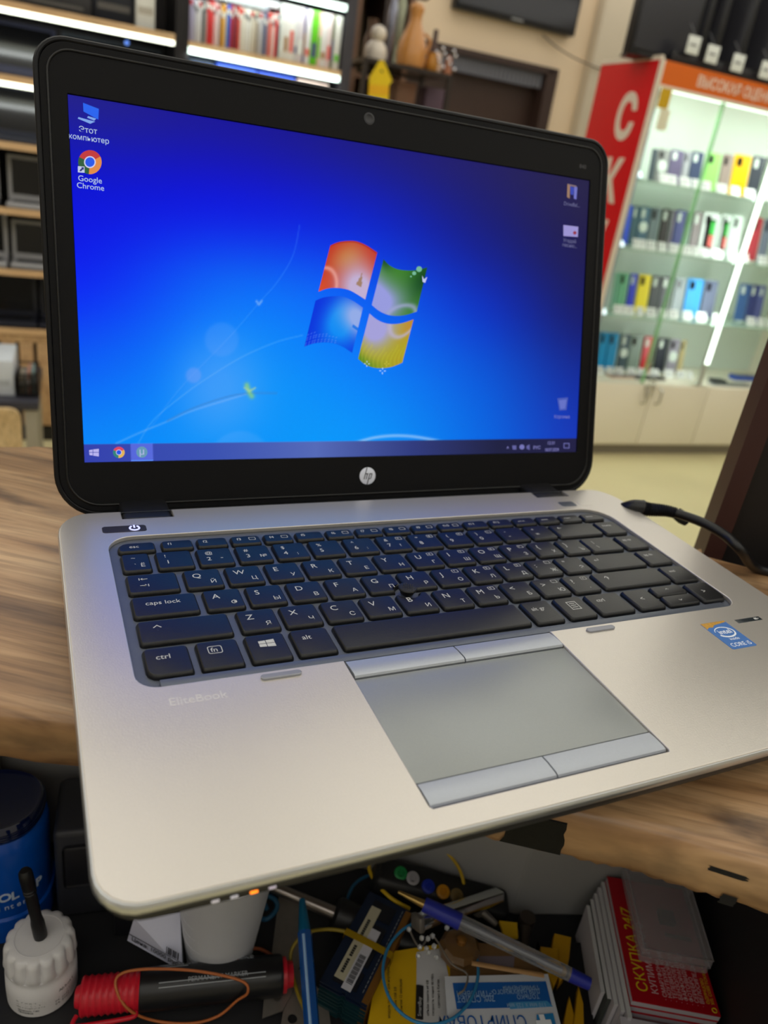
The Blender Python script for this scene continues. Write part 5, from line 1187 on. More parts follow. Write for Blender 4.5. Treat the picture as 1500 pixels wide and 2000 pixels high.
for zc, e in ((0.1, 1.3), (-.35, 1.3)):
    ld = bpy.data.lights.new('strip', 'AREA'); ld.energy = e; ld.shape = 'RECTANGLE'; ld.size = .03; ld.size_y = .5; ld.color = (.92, 1, .95)
    for sgn in (-1, 1):
        lo = bpy.data.objects.new('strip_light', ld); C.objects.link(lo); lo.location = uv3(PU+sgn*.02, CV+.035, zc); lo.rotation_euler = (math.radians(90), 0, AZ + (math.radians(60) if sgn < 0 else math.radians(-60)))
# price tag hanging in the corner
hg = thing('hanging_tag', 'yellow and white tag hanging inside the top left corner of the display cabinet', 'tag', uv3(CU0+.06, CV+.002, .55))
u_, z_ = on_V(1297, 190, CV-.014); u2, z2 = on_V(1291, 245, CV-.014)
box('tag_top', pk, u_-.030, u_+.030, CV-.022, CV-.018, z_-.045, z_+.035, hg, M=ROOM)
box('tag_body', mat('ivory_tag', (236, 232, 205), .6), u2-.030, u2+.026, CV-.022, CV-.018, z2-.02, z_-.046, hg, M=ROOM)
# goods on the shelves
G_ITEMS = []
def good(x0, x1, ytop, ybot, col, what, shelf, v=CV+.20, d=.012, lean=0.0, grp='phones'):
    z0 = [shz[0], shz[1], shz[2], bt][shelf]
    ym = (ytop+ybot)/2
    u0, _ = on_V(x0, ym, v); u1, _ = on_V(x1, ym, v); _, zt = on_V((x0+x1)/2, ytop, v); h = max(.03, zt-z0)
    lo_, hi_ = CU0+.018, CU2-.022
    u0 = max(u0, lo_); u1 = min(u1, hi_)
    if u1-u0 < .012: return
    G_ITEMS.append((u0+.002, max(u1-.002, u0+.008), v, z0, h, col, what, shelf, d, grp))
def X4(x): return 1140+x/4.1667
def Y4(y): return 250+y/4.1667
def Y5(y): return 500+y/4.1667
r1_ = [(572, 612, (70, 80, 88), 'dark grey'), (618, 712, (140, 142, 140), 'round-backed grey'), (722, 832, (104, 96, 126), 'dusty violet'), (838, 888, (168, 170, 176), 'light silver'), (898, 996, (58, 70, 100), 'slate navy'), (1020, 1140, (150, 216, 112), 'lime green'), (1152, 1240, (152, 136, 128), 'taupe'), (1250, 1388, (250, 190, 2), 'bright yellow'), (1400, 1500, (60, 66, 76), 'charcoal'), (1510, 1570, (90, 90, 100), 'ash grey'), (1590, 1660, (190, 190, 196), 'pale silver')]
for i, (a, b, c, w_) in enumerate(r1_): good(X4(a), X4(b), Y4(120+a*.075), Y4(300+a*.075), c, w_, 0)
r2_ = [(372, 410, (70, 100, 236), 'royal blue'), (414, 470, (74, 104, 116), 'teal grey'), (474, 560, (80, 112, 132), 'petrol blue'), (564, 645, (110, 124, 128), 'misty grey'), (655, 728, (44, 40, 38), 'black brown'), (738, 764, (120, 112, 128), 'mauve grey'), (770, 852, (38, 50, 118), 'navy blue'), (858, 905, (110, 140, 120), 'sage green'), (915, 985, (116, 104, 104), 'brown grey'), (990, 1130, (214, 222, 218), 'white-framed'), (1140, 1225, (206, 216, 210), 'off-white'), (1232, 1320, (226, 240, 232), 'snow white'), (1390, 1480, (192, 66, 78), 'rose red'), (1495, 1560, (120, 130, 150), 'steel blue')]
for i, (a, b, c, w_) in enumerate(r2_): good(X4(a), X4(b), Y4(625+(a-370)*.10), Y4(840+(a-370)*.10), c, w_, 1)
r3_ = [(205, 262, (176, 196, 190), 'milky grey'), (272, 300, (130, 190, 165), 'pale green'), (304, 380, (110, 178, 140), 'jade green'), (392, 452, (52, 64, 204), 'cobalt blue'), (462, 562, (240, 218, 40), 'lemon yellow'), (570, 645, (66, 70, 72), 'graphite'), (650, 740, (76, 80, 84), 'dark graphite'), (760, 850, (140, 150, 155), 'dove grey'), (858, 990, (70, 164, 238), 'sky blue'), (1000, 1110, (112, 120, 146), 'slate'), (1290, 1370, (60, 96, 150), 'denim blue'), (1378, 1440, (52, 62, 120), 'midnight blue'), (1445, 1500, (84, 92, 150), 'violet blue')]
for i, (a, b, c, w_) in enumerate(r3_): good(X4(a), X4(b), Y5(135+(a-270)*.09), Y5(345+(a-270)*.08), c, w_, 2)
r4_ = [(60, 140, (30, 120, 170), 'deep cyan'), (150, 215, (0, 150, 214), 'cyan'), (219, 300, (6, 146, 206), 'bright cyan'), (318, 395, (62, 84, 94), 'dark teal'), (400, 490, (128, 146, 136), 'grey green'), (506, 585, (196, 18, 34), 'scarlet red'), (620, 705, (30, 38, 52), 'blue black'), (715, 800, (150, 146, 160), 'lilac grey'), (808, 850, (190, 176, 130), 'straw yellow')]
for i, (a, b, c, w_) in enumerate(r4_): good(X4(a), X4(b), Y5(625+(a-150)*.10), Y5(815+(a-150)*.08), c, w_, 3, v=CV+.25)
names4 = ['top', 'second', 'third', 'lowest']
white_t = mat('white_price_card', (232, 236, 232), .6)
blackglass = mat('dark_screen_glass', (20, 22, 28), .1)
for (u0, u1, v, z0, h, col, what, sh_, d, grp) in G_ITEMS:
    nm = 'boxed_phone'; cm_ = mat('case_%d_%d_%d' % col, col, .4, var=.03)
    t = thing(nm, '%s phone propped on the %s shelf of the display cabinet' % (what, names4[sh_]), 'phone', uv3((u0+u1)/2, v, z0), 'phones on the %s cabinet shelf' % names4[sh_])
    wd = u1-u0; Mg_ = T(*uv3((u0+u1)/2, v, z0)) @ ROOM @ Matrix.Rotation(math.radians(-9), 4, 'X')
    add('phone_body', fin(loft([[(x, 0, z) for x, z in rrect(-wd/2, wd/2, 0.004, h, min(.008, wd*.2), 3)], [(x, d, z) for x, z in rrect(-wd/2, wd/2, .004, h, min(.008, wd*.2), 3)]])), cm_, t, Mg_)
    if wd > .03:
        add('camera_bump', fin(loft([[(x, 0, z) for x, z in rrect(-wd*.36, -wd*.05, h*.72, h*.93, wd*.06, 3)], [(x, -.002, z) for x, z in rrect(-wd*.36, -wd*.05, h*.72, h*.93, wd*.06, 3)]])), blackglass if sum(col) > 330 else cin, t, Mg_)
    if what == 'round-backed grey' or what in ('petrol blue', 'dark teal', 'lilac grey'):
        add('round_back_plate', fin(lathe([(wd*.42, 0), (wd*.42, .002), (wd*.3, .003)], 20)), cin, t, Mg_ @ T(0, -.0001, h*.5) @ Matrix.Rotation(math.radians(90), 4, 'X'))
    if what in ('white-framed', 'off-white'):
        add('phone_screen', box_me(-wd*.30, wd*.30, -.002, 0, h*.15, h*.85), blackglass, t, Mg_)
        add('app_tile', box_me(.0, wd*.25, -.0032, -.002, h*.5, h*.8), mat('green_tile', (60, 180, 70), .4), t, Mg_)
        add('app_tile', box_me(.0, wd*.25, -.0032, -.002, h*.22, h*.48), mat('coral_tile', (230, 110, 100), .4), t, Mg_)
    rbox('phone_stand', cin, u0+wd*.2, u1-wd*.2, v-.012, v+.03, z0+.0002, z0+.006, t)
    pcd = thing('price_card', 'white price card before the %s phone on the %s cabinet shelf' % (what, names4[sh_]), 'card', uv3((u0+u1)/2, v-.11, z0), 'price cards in the display cabinet')
    Mp = T(*uv3((u0+u1)/2, v-.10, z0+.0005)) @ ROOM @ Matrix.Rotation(math.radians(-25), 4, 'X')
    ww = max(.05, min(.075, wd))
    add('card_face', box_me(-ww/2+.003, ww/2-.003, -.001, .001, 0, .048), white_t, pcd, Mp)
    add('card_text_line', join_bm([box_me(-ww/2+.010, ww/2-.012-.006*k, -.0016, -.001, .034-k*.010, .037-k*.010) for k in range(3)]), mat('grey_card_print', (120, 122, 126), .6), pcd, Mp)
# bright lamp in the left corner of each shelf
for z, nm in zip(shz, names4):
    o = thing('corner_lamp', 'small round white light at the left end of the %s glass shelf' % nm, 'light', uv3(CU0+.05, CV+.04, z)); 
    add('lamp_dome', fin(lathe([(.022, 0), (.024, .006), (.020, .022), (.010, .032), (.001, .035)], 20)), mat('white_small_lamp', (225, 245, 250), .4, emit=1.2, var=0), o, T(*uv3(CU0+.05, CV+.04, z+.0003)))
    add('lamp_ring', fin(lathe([(.026, 0), (.026, .004), (.022, .005)], 20)), MATS['blue_grey_alloy'], o, T(*uv3(CU0+.05, CV+.04, z+.0002)))
# flat phones lying on the base top
for x0, x1, y, dz, col, lab in ((1192, 1238, 722, .010, (222, 190, 170), 'peach phone lying flat on the base of the display cabinet'), (1238, 1298, 727, .012, (58, 46, 44), 'dark brown phone lying flat beside the peach phone'), (1400, 1424, 712, .018, (34, 36, 40), 'small black device on the base right of the light post'), (1436, 1492, 718, .03, (64, 92, 176), 'blue box lying on the base right of the light post'), (1392, 1470, 736, .008, (150, 156, 158), 'grey tablet lying at the front of the right bay')):
    P = on_z(x0, y, bt); P2 = on_z(x1, y, bt); uu0 = P.dot(RU); vv = max(CV+.045, min(CV+.12, P.dot(RVv))); vv = CV+.20 if 'blue box' in lab else (CV+.06 if 'grey tablet' in lab else vv); uu1 = on_V(x1, y, vv)[0]; uu0 = on_V(x0, y, vv)[0]
    t = thing('lying_phone', lab, 'phone' if 'phone' in lab else 'device', uv3((uu0+uu1)/2, vv, bt))
    rbox('device_body', mat('case_%d_%d_%d' % col, col, .4), uu0, uu1, vv-.03, vv+.03, bt+.0005, bt+.0005+dz, t, .003)
    rbox('device_glass', blackglass if sum(col) > 200 else mat('case_66', (70, 70, 76), .2), uu0+.01, uu1-.01, vv-.024, vv+.024, bt+.0006+dz, bt+.0014+dz, t)
# keys hanging in the door
ky = thing('cabinet_keys', 'bunch of keys hanging from the cabinet lock below the dark brown phone', 'keys', uv3(on_V(1275, 760, CV)[0], CV-.02, bt-.06))
ku, kz = on_V(1276, 742, CV-.02)
cyl('lock_barrel', MATS['satin_handle'], uv3(ku, CV-.002, kz), uv3(ku, CV-.03, kz), .010, ky, 14)
add('key_ring', tube_me([uv3(ku+.016*math.cos(a), CV-.022, kz-.014+.016*math.sin(a)) for a in [k*.4 for k in range(16)]], .0018, 6, True), MATS['satin_handle'], ky, I4)
for s in (-1, 1):
    cyl('key_head', MATS['satin_handle'], uv3(ku+s*.020, CV-.020, kz-.045), uv3(ku+s*.020, CV-.016, kz-.045), .014, ky, 16)
    rbox('key_blade', MATS['satin_handle'], ku+s*.022-.004, ku+s*.022+.004, CV-.020, CV-.017, kz-.10, kz-.055, ky)
# monitors on the cabinet
mb_m = mat('monitor_black', (20, 20, 24), .35); ms_m = mat('monitor_screen_dark', (46, 46, 52), .22)
def monitor(u0, u1, v, z0, h, rot, lab, tagpx=None, cat='monitor'):
    uc = (u0+u1)/2; wd = u1-u0; t = thing('monitor', lab, cat, uv3(uc, v, ct), 'monitors on top of the display cabinet')
    Mo = T(*uv3(uc, v, 0)) @ ROOM @ Matrix.Rotation(math.radians(rot), 4, 'Z')
    add('housing', box_me(-wd/2, wd/2, 0, .035, z0, z0+h, .006), mb_m, t, Mo)
    add('panel', box_me(-wd/2+.018, wd/2-.018, -.0015, .0, z0+.03, z0+h-.018), ms_m, t, Mo)
    fd = .13 if rot == 0 else .052
    add('stand_neck', box_me(-.04, .04, .036, .05, ct+.012, z0+.10), mb_m, t, Mo)
    add('stand_foot', box_me(-.13, .13, -.012, fd, ct+.0065, ct+.018, .004), mb_m, t, Mo)
    return t, Mo, wd
ua = on_V(1217, 98, CV+.12)[0]; ub = on_V(1384, 70, CV+.12)[0]; zb4 = ct+.045
monitor(ua, ub-.10, CV+.075, on_V(1215, 100, CV+.12)[1]-.01, .42, 0, 'widest dark monitor at the left end of the cabinet top')
tags = [(1355, 88), (1392, 106), (1442, 123), (1497, 137)]
labs = ['black monitor turned edge-on just right of the widest monitor', 'black monitor turned edge-on, third from the left on the cabinet', 'black monitor turned edge-on, fourth from the left on the cabinet', 'black monitor turned edge-on at the right end of the row']
ztag = []
for k, (x, y) in enumerate(tags):
    u, z = on_V(x, y, CV-.02)
    if k: monitor(u-.20, u+.20, CV+.25, ct+.05, .40, -62, labs[k], None)
    tt = thing('price_sticker', 'small white price tag hanging over the cabinet edge, %s from the left' % ['first', 'second', 'third', 'fourth'][k], 'tag', uv3(u, CV+.02, z), 'white price tags under the monitors')
    rbox('tag_card', white_t, u-.035, u+.035, CV-.02, CV-.018, z-.035, z+.035, tt, .0004)
    rbox('tag_print', MATS['grey_card_print'], u-.022, u+.018, CV-.0208, CV-.0201, z-.004, z+.004, tt)
    cyl('tag_string', MATS['grey_card_print'], uv3(u, CV-.019, z+.034), uv3(u, CV+.04, z+.09), .0012, tt, 6)
u, z = on_V(1355, 88, CV+.02); monitor(u-.20, u+.20, CV+.25, ct+.05, .40, -62, labs[0])
rbox_ = rbox
bar_t = thing('cable_tray', 'black base rail running under the monitors on the cabinet', 'rail', uv3((CU0+CU2)/2, CV+.09, ct))
rbox('rail_body', mb_m, CU0+.05, CU2, CV+.014, CV+.03, ct+.0005, ct+.05, bar_t, .004)
rbox('rail_lip', ms_m, CU0+.05, CU2, CV+.011, CV+.0142, ct+.02, ct+.035, bar_t)
# ================================================================== WALL TELEVISION AND ITS CABLE
tvv = VB-.09
t0u, t0z = on_V(889, 12, tvv); t1u, t1z = on_V(1122, 72, tvv)
tv = thing('wall_television', 'flat black television high on the cream back wall above the door', 'television', uv3((t0u+t1u)/2, tvv, t0z))
rbox('television_housing', mb_m, t0u, t1u, tvv, VB-.005, t1z, t1z+.75, tv, .008)
rbox('television_screen', mat('television_glass', (44, 44, 48), .12), t0u+.02, t1u-.02, tvv-.003, tvv, t1z+.035, t1z+.73, tv)
rbox('television_logo', mat('tv_grey_mark', (150, 150, 150), .4), (t0u+t1u)/2-.05, (t0u+t1u)/2+.05, tvv-.004, tvv-.001, t1z+.012, t1z+.024, tv)
wp = [(1060, 68), (1085, 90), (1120, 112), (1160, 130), (1195, 142)]
wpts = [uv3(on_V(x, y, VB-.05 if i < 2 else VB-.14 - .0*i)[0], VB-.05 if i < 2 else VB-.14, on_V(x, y, VB-.05 if i < 2 else VB-.14)[1]) for i, (x, y) in enumerate(wp)]
tag(add('wall_cable', tube_me(smooth_path(wpts, 6), .006, 8), mat('grey_brown_cable', (110, 92, 76), .5)), 'thin dark cable sagging from the television across the cream wall', 'cable')
# ================================================================== LAPTOP AND GAME SHELVES (left)
SV = 3.3; SD = .40
bk_m = mat('black_steel_frame', (34, 32, 34), .4, .3); oak = wood_mat('pale_oak_edge', 0.0, (200, 160, 118), (216, 178, 134), (230, 194, 150), .5, .3, .1)
us = on_V(352, 90, SV)[0]; ue = on_V(673, 120, SV)[0]; ul = on_V(0, 300, SV)[0]-.9
shl = [on_V(0, y, SV)[1] for y in (8, 143, 275, 404, 524, 640)]
zsh = [on_V(200, 42, SV)[1]]
z1g = on_V(365, 78, SV)[1]
shl[0] = on_V(340, 66, SV)[1]
unit = thing('laptop_shelving', 'black shelving with oak-edged shelves and light strips holding used laptops', 'shelving', uv3((ul+us)/2, SV+SD/2, FLOOR_Z))
rbox('back_panel', mat('dark_shelf_back', (46, 40, 42), .6), ul, us, SV+SD, SV+SD+.015, FLOOR_Z+.06, CEIL_Z-.3, unit)
for u in (ul, us): rbox('upright', bk_m, u-.018, u+.018, SV-.004, SV+SD, FLOOR_Z, CEIL_Z-.3, unit)
led_w = mat('warm_white_led', (250, 255, 235), .4, emit=3.2, var=0)
for i, z in enumerate(shl+[shl[0]+.42]):
    rbox('shelf_board', bk_m, ul+.02, us-.02, SV+.012, SV+SD-.002, z-.022, z, unit)
    rbox('shelf_edge', oak, ul+.02, us-.02, SV-.004, SV+.012, z-.024, z, unit)
    if i in (0, 1, 6):
        rbox('light_strip', led_w, ul+.03, us-.022, SV-.006, SV+.010, z-.038, z-.0245, unit)
# slatted front below
slat = wood_mat('pale_oak_slat', math.radians(90), (176, 138, 98), (194, 156, 114), (208, 172, 128), .55, .3, .1)
rbox('slat_backing', mat('dark_slat_backing', (58, 50, 42), .7), ul, us, SV+.03, SV+SD, FLOOR_Z+.07, shl[5]-.03, unit)
x = ul+.01; k = 0
rbox('slat_rail', slat, ul, us, SV+.002, SV+.028, shl[5]-.055, shl[5]-.027, unit)
sw = (on_V(71, 700, SV)[0]-on_V(37, 700, SV)[0])
phase = on_V(39, 700, SV)[0]
x = phase - 30*sw
while x < us-.03:
    if x > ul: rbox('slat', slat, x, x+sw*.78, SV+.004, SV+.028, FLOOR_Z+.075, shl[5]-.056, unit, .002)
    x += sw
rbox('plinth', bl_m, ul, us, SV+.02, SV+SD, FLOOR_Z, FLOOR_Z+.06, unit)
# laptops on the shelves
sil = mat('silver_laptop_case', (186, 186, 190), .4, .1); dkl = mat('dark_laptop_case', (44, 46, 58), .4, .1); scd = mat('black_laptop_screen', (8, 8, 12), .12)
def shop_laptop(u0, wd, zsh_, m, lab, ang=100, v=SV+.05, h=.0, dep=.20, m2=None):
    t = thing('used_laptop', lab, 'laptop', uv3(u0+wd/2, v+dep/2, zsh_), 'used laptops on the oak-edged shelves')
    Mo = T(*uv3(u0, v, zsh_+.0005)) @ ROOM
    add('laptop_base', box_me(0, wd, 0, dep, 0, .016, .003), m, t, Mo)
    add('keyboard_field', box_me(.02, wd-.02, dep*.42, dep*.92, .0161, .0172), bl_m, t, Mo)
    add('touchpad', box_me(wd*.36, wd*.64, .015, dep*.36, .0161, .0168), m2 or m, t, Mo)
    Ml = Mo @ T(0, dep, .012) @ Matrix.Rotation(math.radians(90-(ang-90)) if False else math.radians(180-ang), 4, 'X')
    hh = h or wd*.64
    Ml = Mo @ T(0, dep, .014) @ Matrix.Rotation(math.radians(-(ang-90)), 4, 'X')
    add('lid', box_me(0, wd, 0, .008, 0, hh, .003), m, t, Ml)
    add('lid_screen', box_me(.015, wd-.015, -.001, 0, .024, hh-.015), scd, t, Ml)
    return t
u1_ = lambda x, y: on_V(x, y, SV+.1)[0]
shop_laptop(u1_(12, 350), .33, shl[3], sil, 'silver laptop open on the middle oak shelf, left of the black laptop lid', 97, SV+.03, .17, .14)
shop_laptop(u1_(12, 350)-.36, .33, shl[3], sil, 'silver laptop at the left frame edge on the middle oak shelf', 97, SV+.03, .17, .14)
shop_laptop(u1_(10, 470)-.335, .34, shl[4], sil, 'silver laptop cut by the left frame edge on the fourth oak shelf', 96, SV+.03, .185, .14)
shop_laptop(u1_(20, 470), .33, shl[4], sil, 'silver laptop on the fourth oak shelf beside the black lid', 99, SV+.04, .155, .14)
shop_laptop(u1_(10, 600)-.24, .36, shl[5], dkl, 'black laptop on the lowest oak shelf, left one', 96, SV+.03, .195, .14)
shop_laptop(u1_(10, 600)+.13, .36, shl[5], dkl, 'black laptop on the lowest oak shelf, right one', 98, SV+.03, .19, .14)
shop_laptop(u1_(10, 230)-.22, .36, shl[2], dkl, 'dark laptop on the second oak shelf from the top strip', 98, SV+.03, .18, .14)
shop_laptop(u1_(10, 230)+.155, .34, shl[2], dkl, 'dark laptop half hidden by the big lid on the third shelf', 98, SV+.03, .18, .14)
# laptops under the top light strip, lids tilted back
dk2 = mat('slate_laptop', (60, 62, 82), .4, .2)
lt = shop_laptop(us-.82, .38, shl[1], dk2, 'slate grey laptop with black keyboard under the upper light strip', 102, SV+.03, .175, .15)
lt2 = shop_laptop(us-.42, .37, shl[1], mat('graphite_laptop', (66, 72, 80), .4, .2), 'graphite laptop with a small blue light under the upper light strip', 102, SV+.03, .175, .15)
P_l = on_V(252, 78, SV-.01); add('indicator_light', fin(lathe([(.008, 0), (.008, .003), (.004, .005)], 14)), mat('blue_indicator', (90, 130, 220), .4, emit=1.0, var=0), lt2, T(*uv3(P_l[0], SV+.12, P_l[1])) @ ROOM @ Matrix.Rotation(math.radians(90), 4, 'X'))
# boxes above the top strip
def carton(name, lab, cat, px0, px1, py0, py1, v, d, m, zb=None, grp=None, trim=None):
    u0 = on_V(px0, (py0+py1)/2, v)[0]; u1 = on_V(px1, (py0+py1)/2, v)[0]; zt = on_V((px0+px1)/2, py0, v)[1]; z0 = zb if zb is not None else on_V((px0+px1)/2, py1, v)[1]
    if zb is not None and abs(zb-(z1g-.30)) < 1e-6: zt = min(zt, z1g-.050)
    t = thing(name, lab, cat, uv3((u0+u1)/2, v+d/2, z0), grp)
    rbox('body', m, u0, u1, v, v+d, z0+.0004, zt, t, .002)
    rbox('face_strip', trim or MATS['grey_card_print'], u0+(u1-u0)*.1, u1-(u1-u0)*.1, v-.0012, v+.0002, z0+(zt-z0)*.30, z0+(zt-z0)*.45, t)
    return t
carton('white_box', 'white carton standing on the top oak shelf next to the upright', 'box', 266, 303, -40, 30, SV+.04, .10, mat('bright_white_carton', (232, 232, 226), .5), shl[0], trim=mat('tan_strip', (190, 184, 172), .6))
carton('dark_device', 'long dark appliance box at the left on the top oak shelf', 'box', 20, 178, -20, 30, SV+.06, .16, mat('charcoal_box', (38, 36, 38), .5), shl[0], trim=mat('ash_strip', (96, 92, 88), .5))
carton('dark_device', 'black appliance box beside the white carton on the top shelf', 'box', 182, 262, -40, 40, SV+.08, .16, mat('ink_box', (18, 22, 34), .45), shl[0], trim=mat('ash_strip', (96, 92, 88), .5))
# game shelves
gu = thing('game_shelving', 'black shelving bay with bright light strips holding game cases', 'shelving', uv3((us+ue)/2, SV+SD/2, FLOOR_Z))
z1g = on_V(365, 78, SV)[1]; z2g = z1g + (on_V(655, 22, SV)[1]-on_V(655, 140, SV)[1]) + .043
rbox('back_panel', MATS['dark_shelf_back'], us+.02, ue, SV+SD, SV+SD+.015, FLOOR_Z, CEIL_Z-.3, gu)
rbox('upright', mat('grey_steel_upright', (72, 70, 76), .35, .6), ue-.012, ue+.03, SV-.004, SV+SD, FLOOR_Z, CEIL_Z-.3, gu)
rbox('upright', bk_m, us+.019, us+.030, SV-.004, SV+SD, FLOOR_Z, CEIL_Z-.3, gu)
led_g = mat('bright_led', (232, 255, 246), .4, emit=2.2, var=0)
for z in (z1g, z2g, z1g-.30, z1g-.6, z1g-.9, z2g+.3):
    rbox('shelf_board', bk_m, us+.03, ue-.012, SV+.012, SV+SD-.002, z-.022, z, gu)
    rbox('shelf_edge', oak if z != z2g else bk_m, us+.03, ue-.012, SV-.004, SV+.012, z-.020, z, gu)
    if z in (z1g, z2g): rbox('light_strip', led_g, us+.03, ue-.016, SV-.010, SV+.008, z-.042, z-.0205, gu)
for z, u, e in ((shl[0]-.045, (ul+us)/2+.3, .5), (z1g-.045, (us+ue)/2, .5), (z2g-.045, (us+ue)/2, .45), (shl[1]-.045, (ul+us)/2+.3, .5)):
    ld = bpy.data.lights.new('strip', 'AREA'); ld.energy = e; ld.shape = 'RECTANGLE'; ld.size = .6; ld.size_y = .02; ld.color = (.93, 1, .96)
    lo = bpy.data.objects.new('strip_light', ld); C.objects.link(lo); lo.location = uv3(u, SV-.02, z); lo.rotation_euler = (math.radians(35), 0, AZ)
cases = [('lilac', (178, 172, 206), 11), ('pale lilac', (190, 188, 212), 9), ('silver', (206, 206, 212), 12), ('white', (220, 220, 222), 11), ('dark grey', (70, 72, 80), 9), ('stone grey', (168, 164, 162), 9), ('red', (208, 50, 56), 13), ('bright red', (220, 64, 66), 11), ('pale pink', (232, 190, 192), 9), ('white and red', (232, 214, 214), 10), ('grey brown', (150, 120, 108), 8), ('amber', (222, 160, 26), 12), ('cream', (222, 214, 190), 6), ('blue', (44, 100, 196), 14), ('crimson', (186, 40, 62), 9), ('plum', (140, 60, 80), 8), ('dark red', (150, 44, 50), 10), ('salmon red', (222, 96, 84), 8), ('ivory', (226, 222, 210), 12), ('off-white', (228, 226, 216), 12), ('chalk white', (224, 224, 220), 12), ('bone white', (218, 214, 200), 12), ('beige', (206, 196, 178), 11), ('taupe', (150, 142, 128), 9), ('light grey', (200, 200, 204), 11), ('mid grey', (150, 152, 166), 9), ('navy', (76, 90, 130), 10), ('grey red', (196, 150, 150), 8), ('orange red', (224, 74, 48), 9), ('rose white', (232, 208, 206), 12), ('scarlet', (214, 46, 44), 10), ('slate', (100, 110, 120), 9)]
mat('spine_208_50_56', (208, 50, 56), .35)
u = us+.034; uend_small = on_V(548, 80, SV)[0]; scl = (uend_small-u)/sum(c[2]+.8 for c in cases)
for i, (nm, col, wd) in enumerate(cases):
    w_ = wd*scl; hh = .140 + random.uniform(-.003, .003)+ i*.0004
    t = thing('game_case', '%s game case spine on the lit shelf, %d from the left upright' % (nm, i+1), 'game case', uv3(u+w_/2, SV+.07, z1g), 'game cases on the lit shelf')
    rbox('case', mat('spine_%d_%d_%d' % col, col, .35), u, u+w_-.0006, SV+.018, SV+.14, z1g+.0003, z1g+hh, t, .0008)
    rbox('spine_band', white_t if sum(col) < 480 else MATS['spine_208_50_56'] if i % 3 == 0 else MATS['grey_card_print'], u+.0008, u+w_-.0014, SV+.0172, SV+.0182, z1g+hh-.022-.01*(i % 3), z1g+hh-.006-.01*(i % 3), t)
    u += w_ + .8*scl
big = [('white green-topped', (226, 230, 226), 5), ('white pictured', (228, 228, 224), 7), ('snowy', (234, 234, 230), 7), ('light ash', (214, 214, 216), 5), ('pearl grey', (216, 210, 216), 7), ('deep violet', (96, 80, 136), 3), ('frost white', (226, 226, 228), 7), ('vivid green', (98, 196, 30), 10), ('pale peach', (230, 196, 176), 4), ('cloud white', (228, 226, 226), 8), ('pinkish white', (226, 208, 210), 6), ('dark olive', (92, 104, 70), 4), ('milk white', (226, 226, 220), 9)]
u2_ = ue-.014; scl = (u2_-u-.004)/sum(c[2] for c in big)
for i, (nm, col, wd) in enumerate(big):
    w_ = wd*scl; t = thing('game_case', '%s tall game case at the right part of the lit shelf' % nm, 'game case', uv3(u+w_/2, SV+.07, z1g), 'tall game cases on the lit shelf')
    rbox('case', mat('spine_%d_%d_%d' % col, col, .35), u, u+w_-.0008, SV+.018, SV+.15, z1g+.0003, z1g+.190, t, .0008)
    rbox('spine_band', [MATS['spine_98_196_30'] if 'spine_98_196_30' in MATS else white_t, mat('brown_figure_print', (166, 120, 64), .5), mat('red_figure_print', (222, 70, 60), .5), mat('navy_figure_print', (70, 76, 120), .5)][i % 4], u+w_*.2, u+w_*.8, SV+.0172, SV+.0182, z1g+.03, z1g+.03+.05*(i % 3+1)*.5, t)
    u += w_
lay = thing('flat_game_case', 'row of grey-blue cases lying flat across the standing game cases', 'game case', uv3(us+.2, SV+.07, z1g+.156))
rbox('case', mat('case_blue_grey', (150, 162, 180), .35), us+.034, uend_small-.05, SV+.022, SV+.14, z1g+.1535, z1g+.168, lay, .001)
rbox('case_edge', white_t, us+.04, uend_small-.06, SV+.0208, SV+.0222, z1g+.158, z1g+.163, lay)
lay = thing('flat_game_case', 'white case with red end lying flat on top of the middle game cases', 'game case', uv3(us+.3, SV+.07, z1g+.169))
rbox('case', mat('case_whitish', (214, 216, 224), .35), us+.20, uend_small-.01, SV+.022, SV+.14, z1g+.1685, z1g+.190, lay, .001)
rbox('case_end', MATS['spine_208_50_56'], us+.20, us+.225, SV+.0208, SV+.0222, z1g+.172, z1g+.187, lay)
# things under the game shelf
zsb = z1g-.30
b_m = mat('blue_carton', (40, 84, 200), .4, var=.08); b_d = mat('dark_blue_grey_box', (52, 66, 84), .4)
carton('blue_box', 'blue carton with a long white label under the game shelf', 'box', 422, 500, 112, 200, SV+.04, .2, b_m, zsb, trim=mat('label_white', (226, 228, 236), .5))
carton('plain_blue_box', 'plain bright blue carton right of the labelled blue carton', 'box', 503, 576, 126, 200, SV+.05, .2, mat('plain_blue_carton', (36, 78, 206), .4), zsb, trim=mat('plain_blue_print', (60, 100, 216), .4))
carton('dark_box', 'dark slate box under the left end of the game shelf', 'box', 364, 419, 96, 118, SV+.06, .2, b_d, zsb)
carton('pale_box', 'pale pink and white carton at the right under the game shelf', 'box', 580, 642, 134, 200, SV+.06, .2, mat('pale_pink_carton', (228, 200, 192), .5), zsb, trim=mat('lavender_strip', (214, 212, 226), .5))
carton('blue_tray', 'ribbed blue plastic tray in front of the cartons under the game shelf', 'tray', 372, 470, 130, 200, SV+.012, .025, mat('tray_blue', (50, 90, 214), .35), zsb)
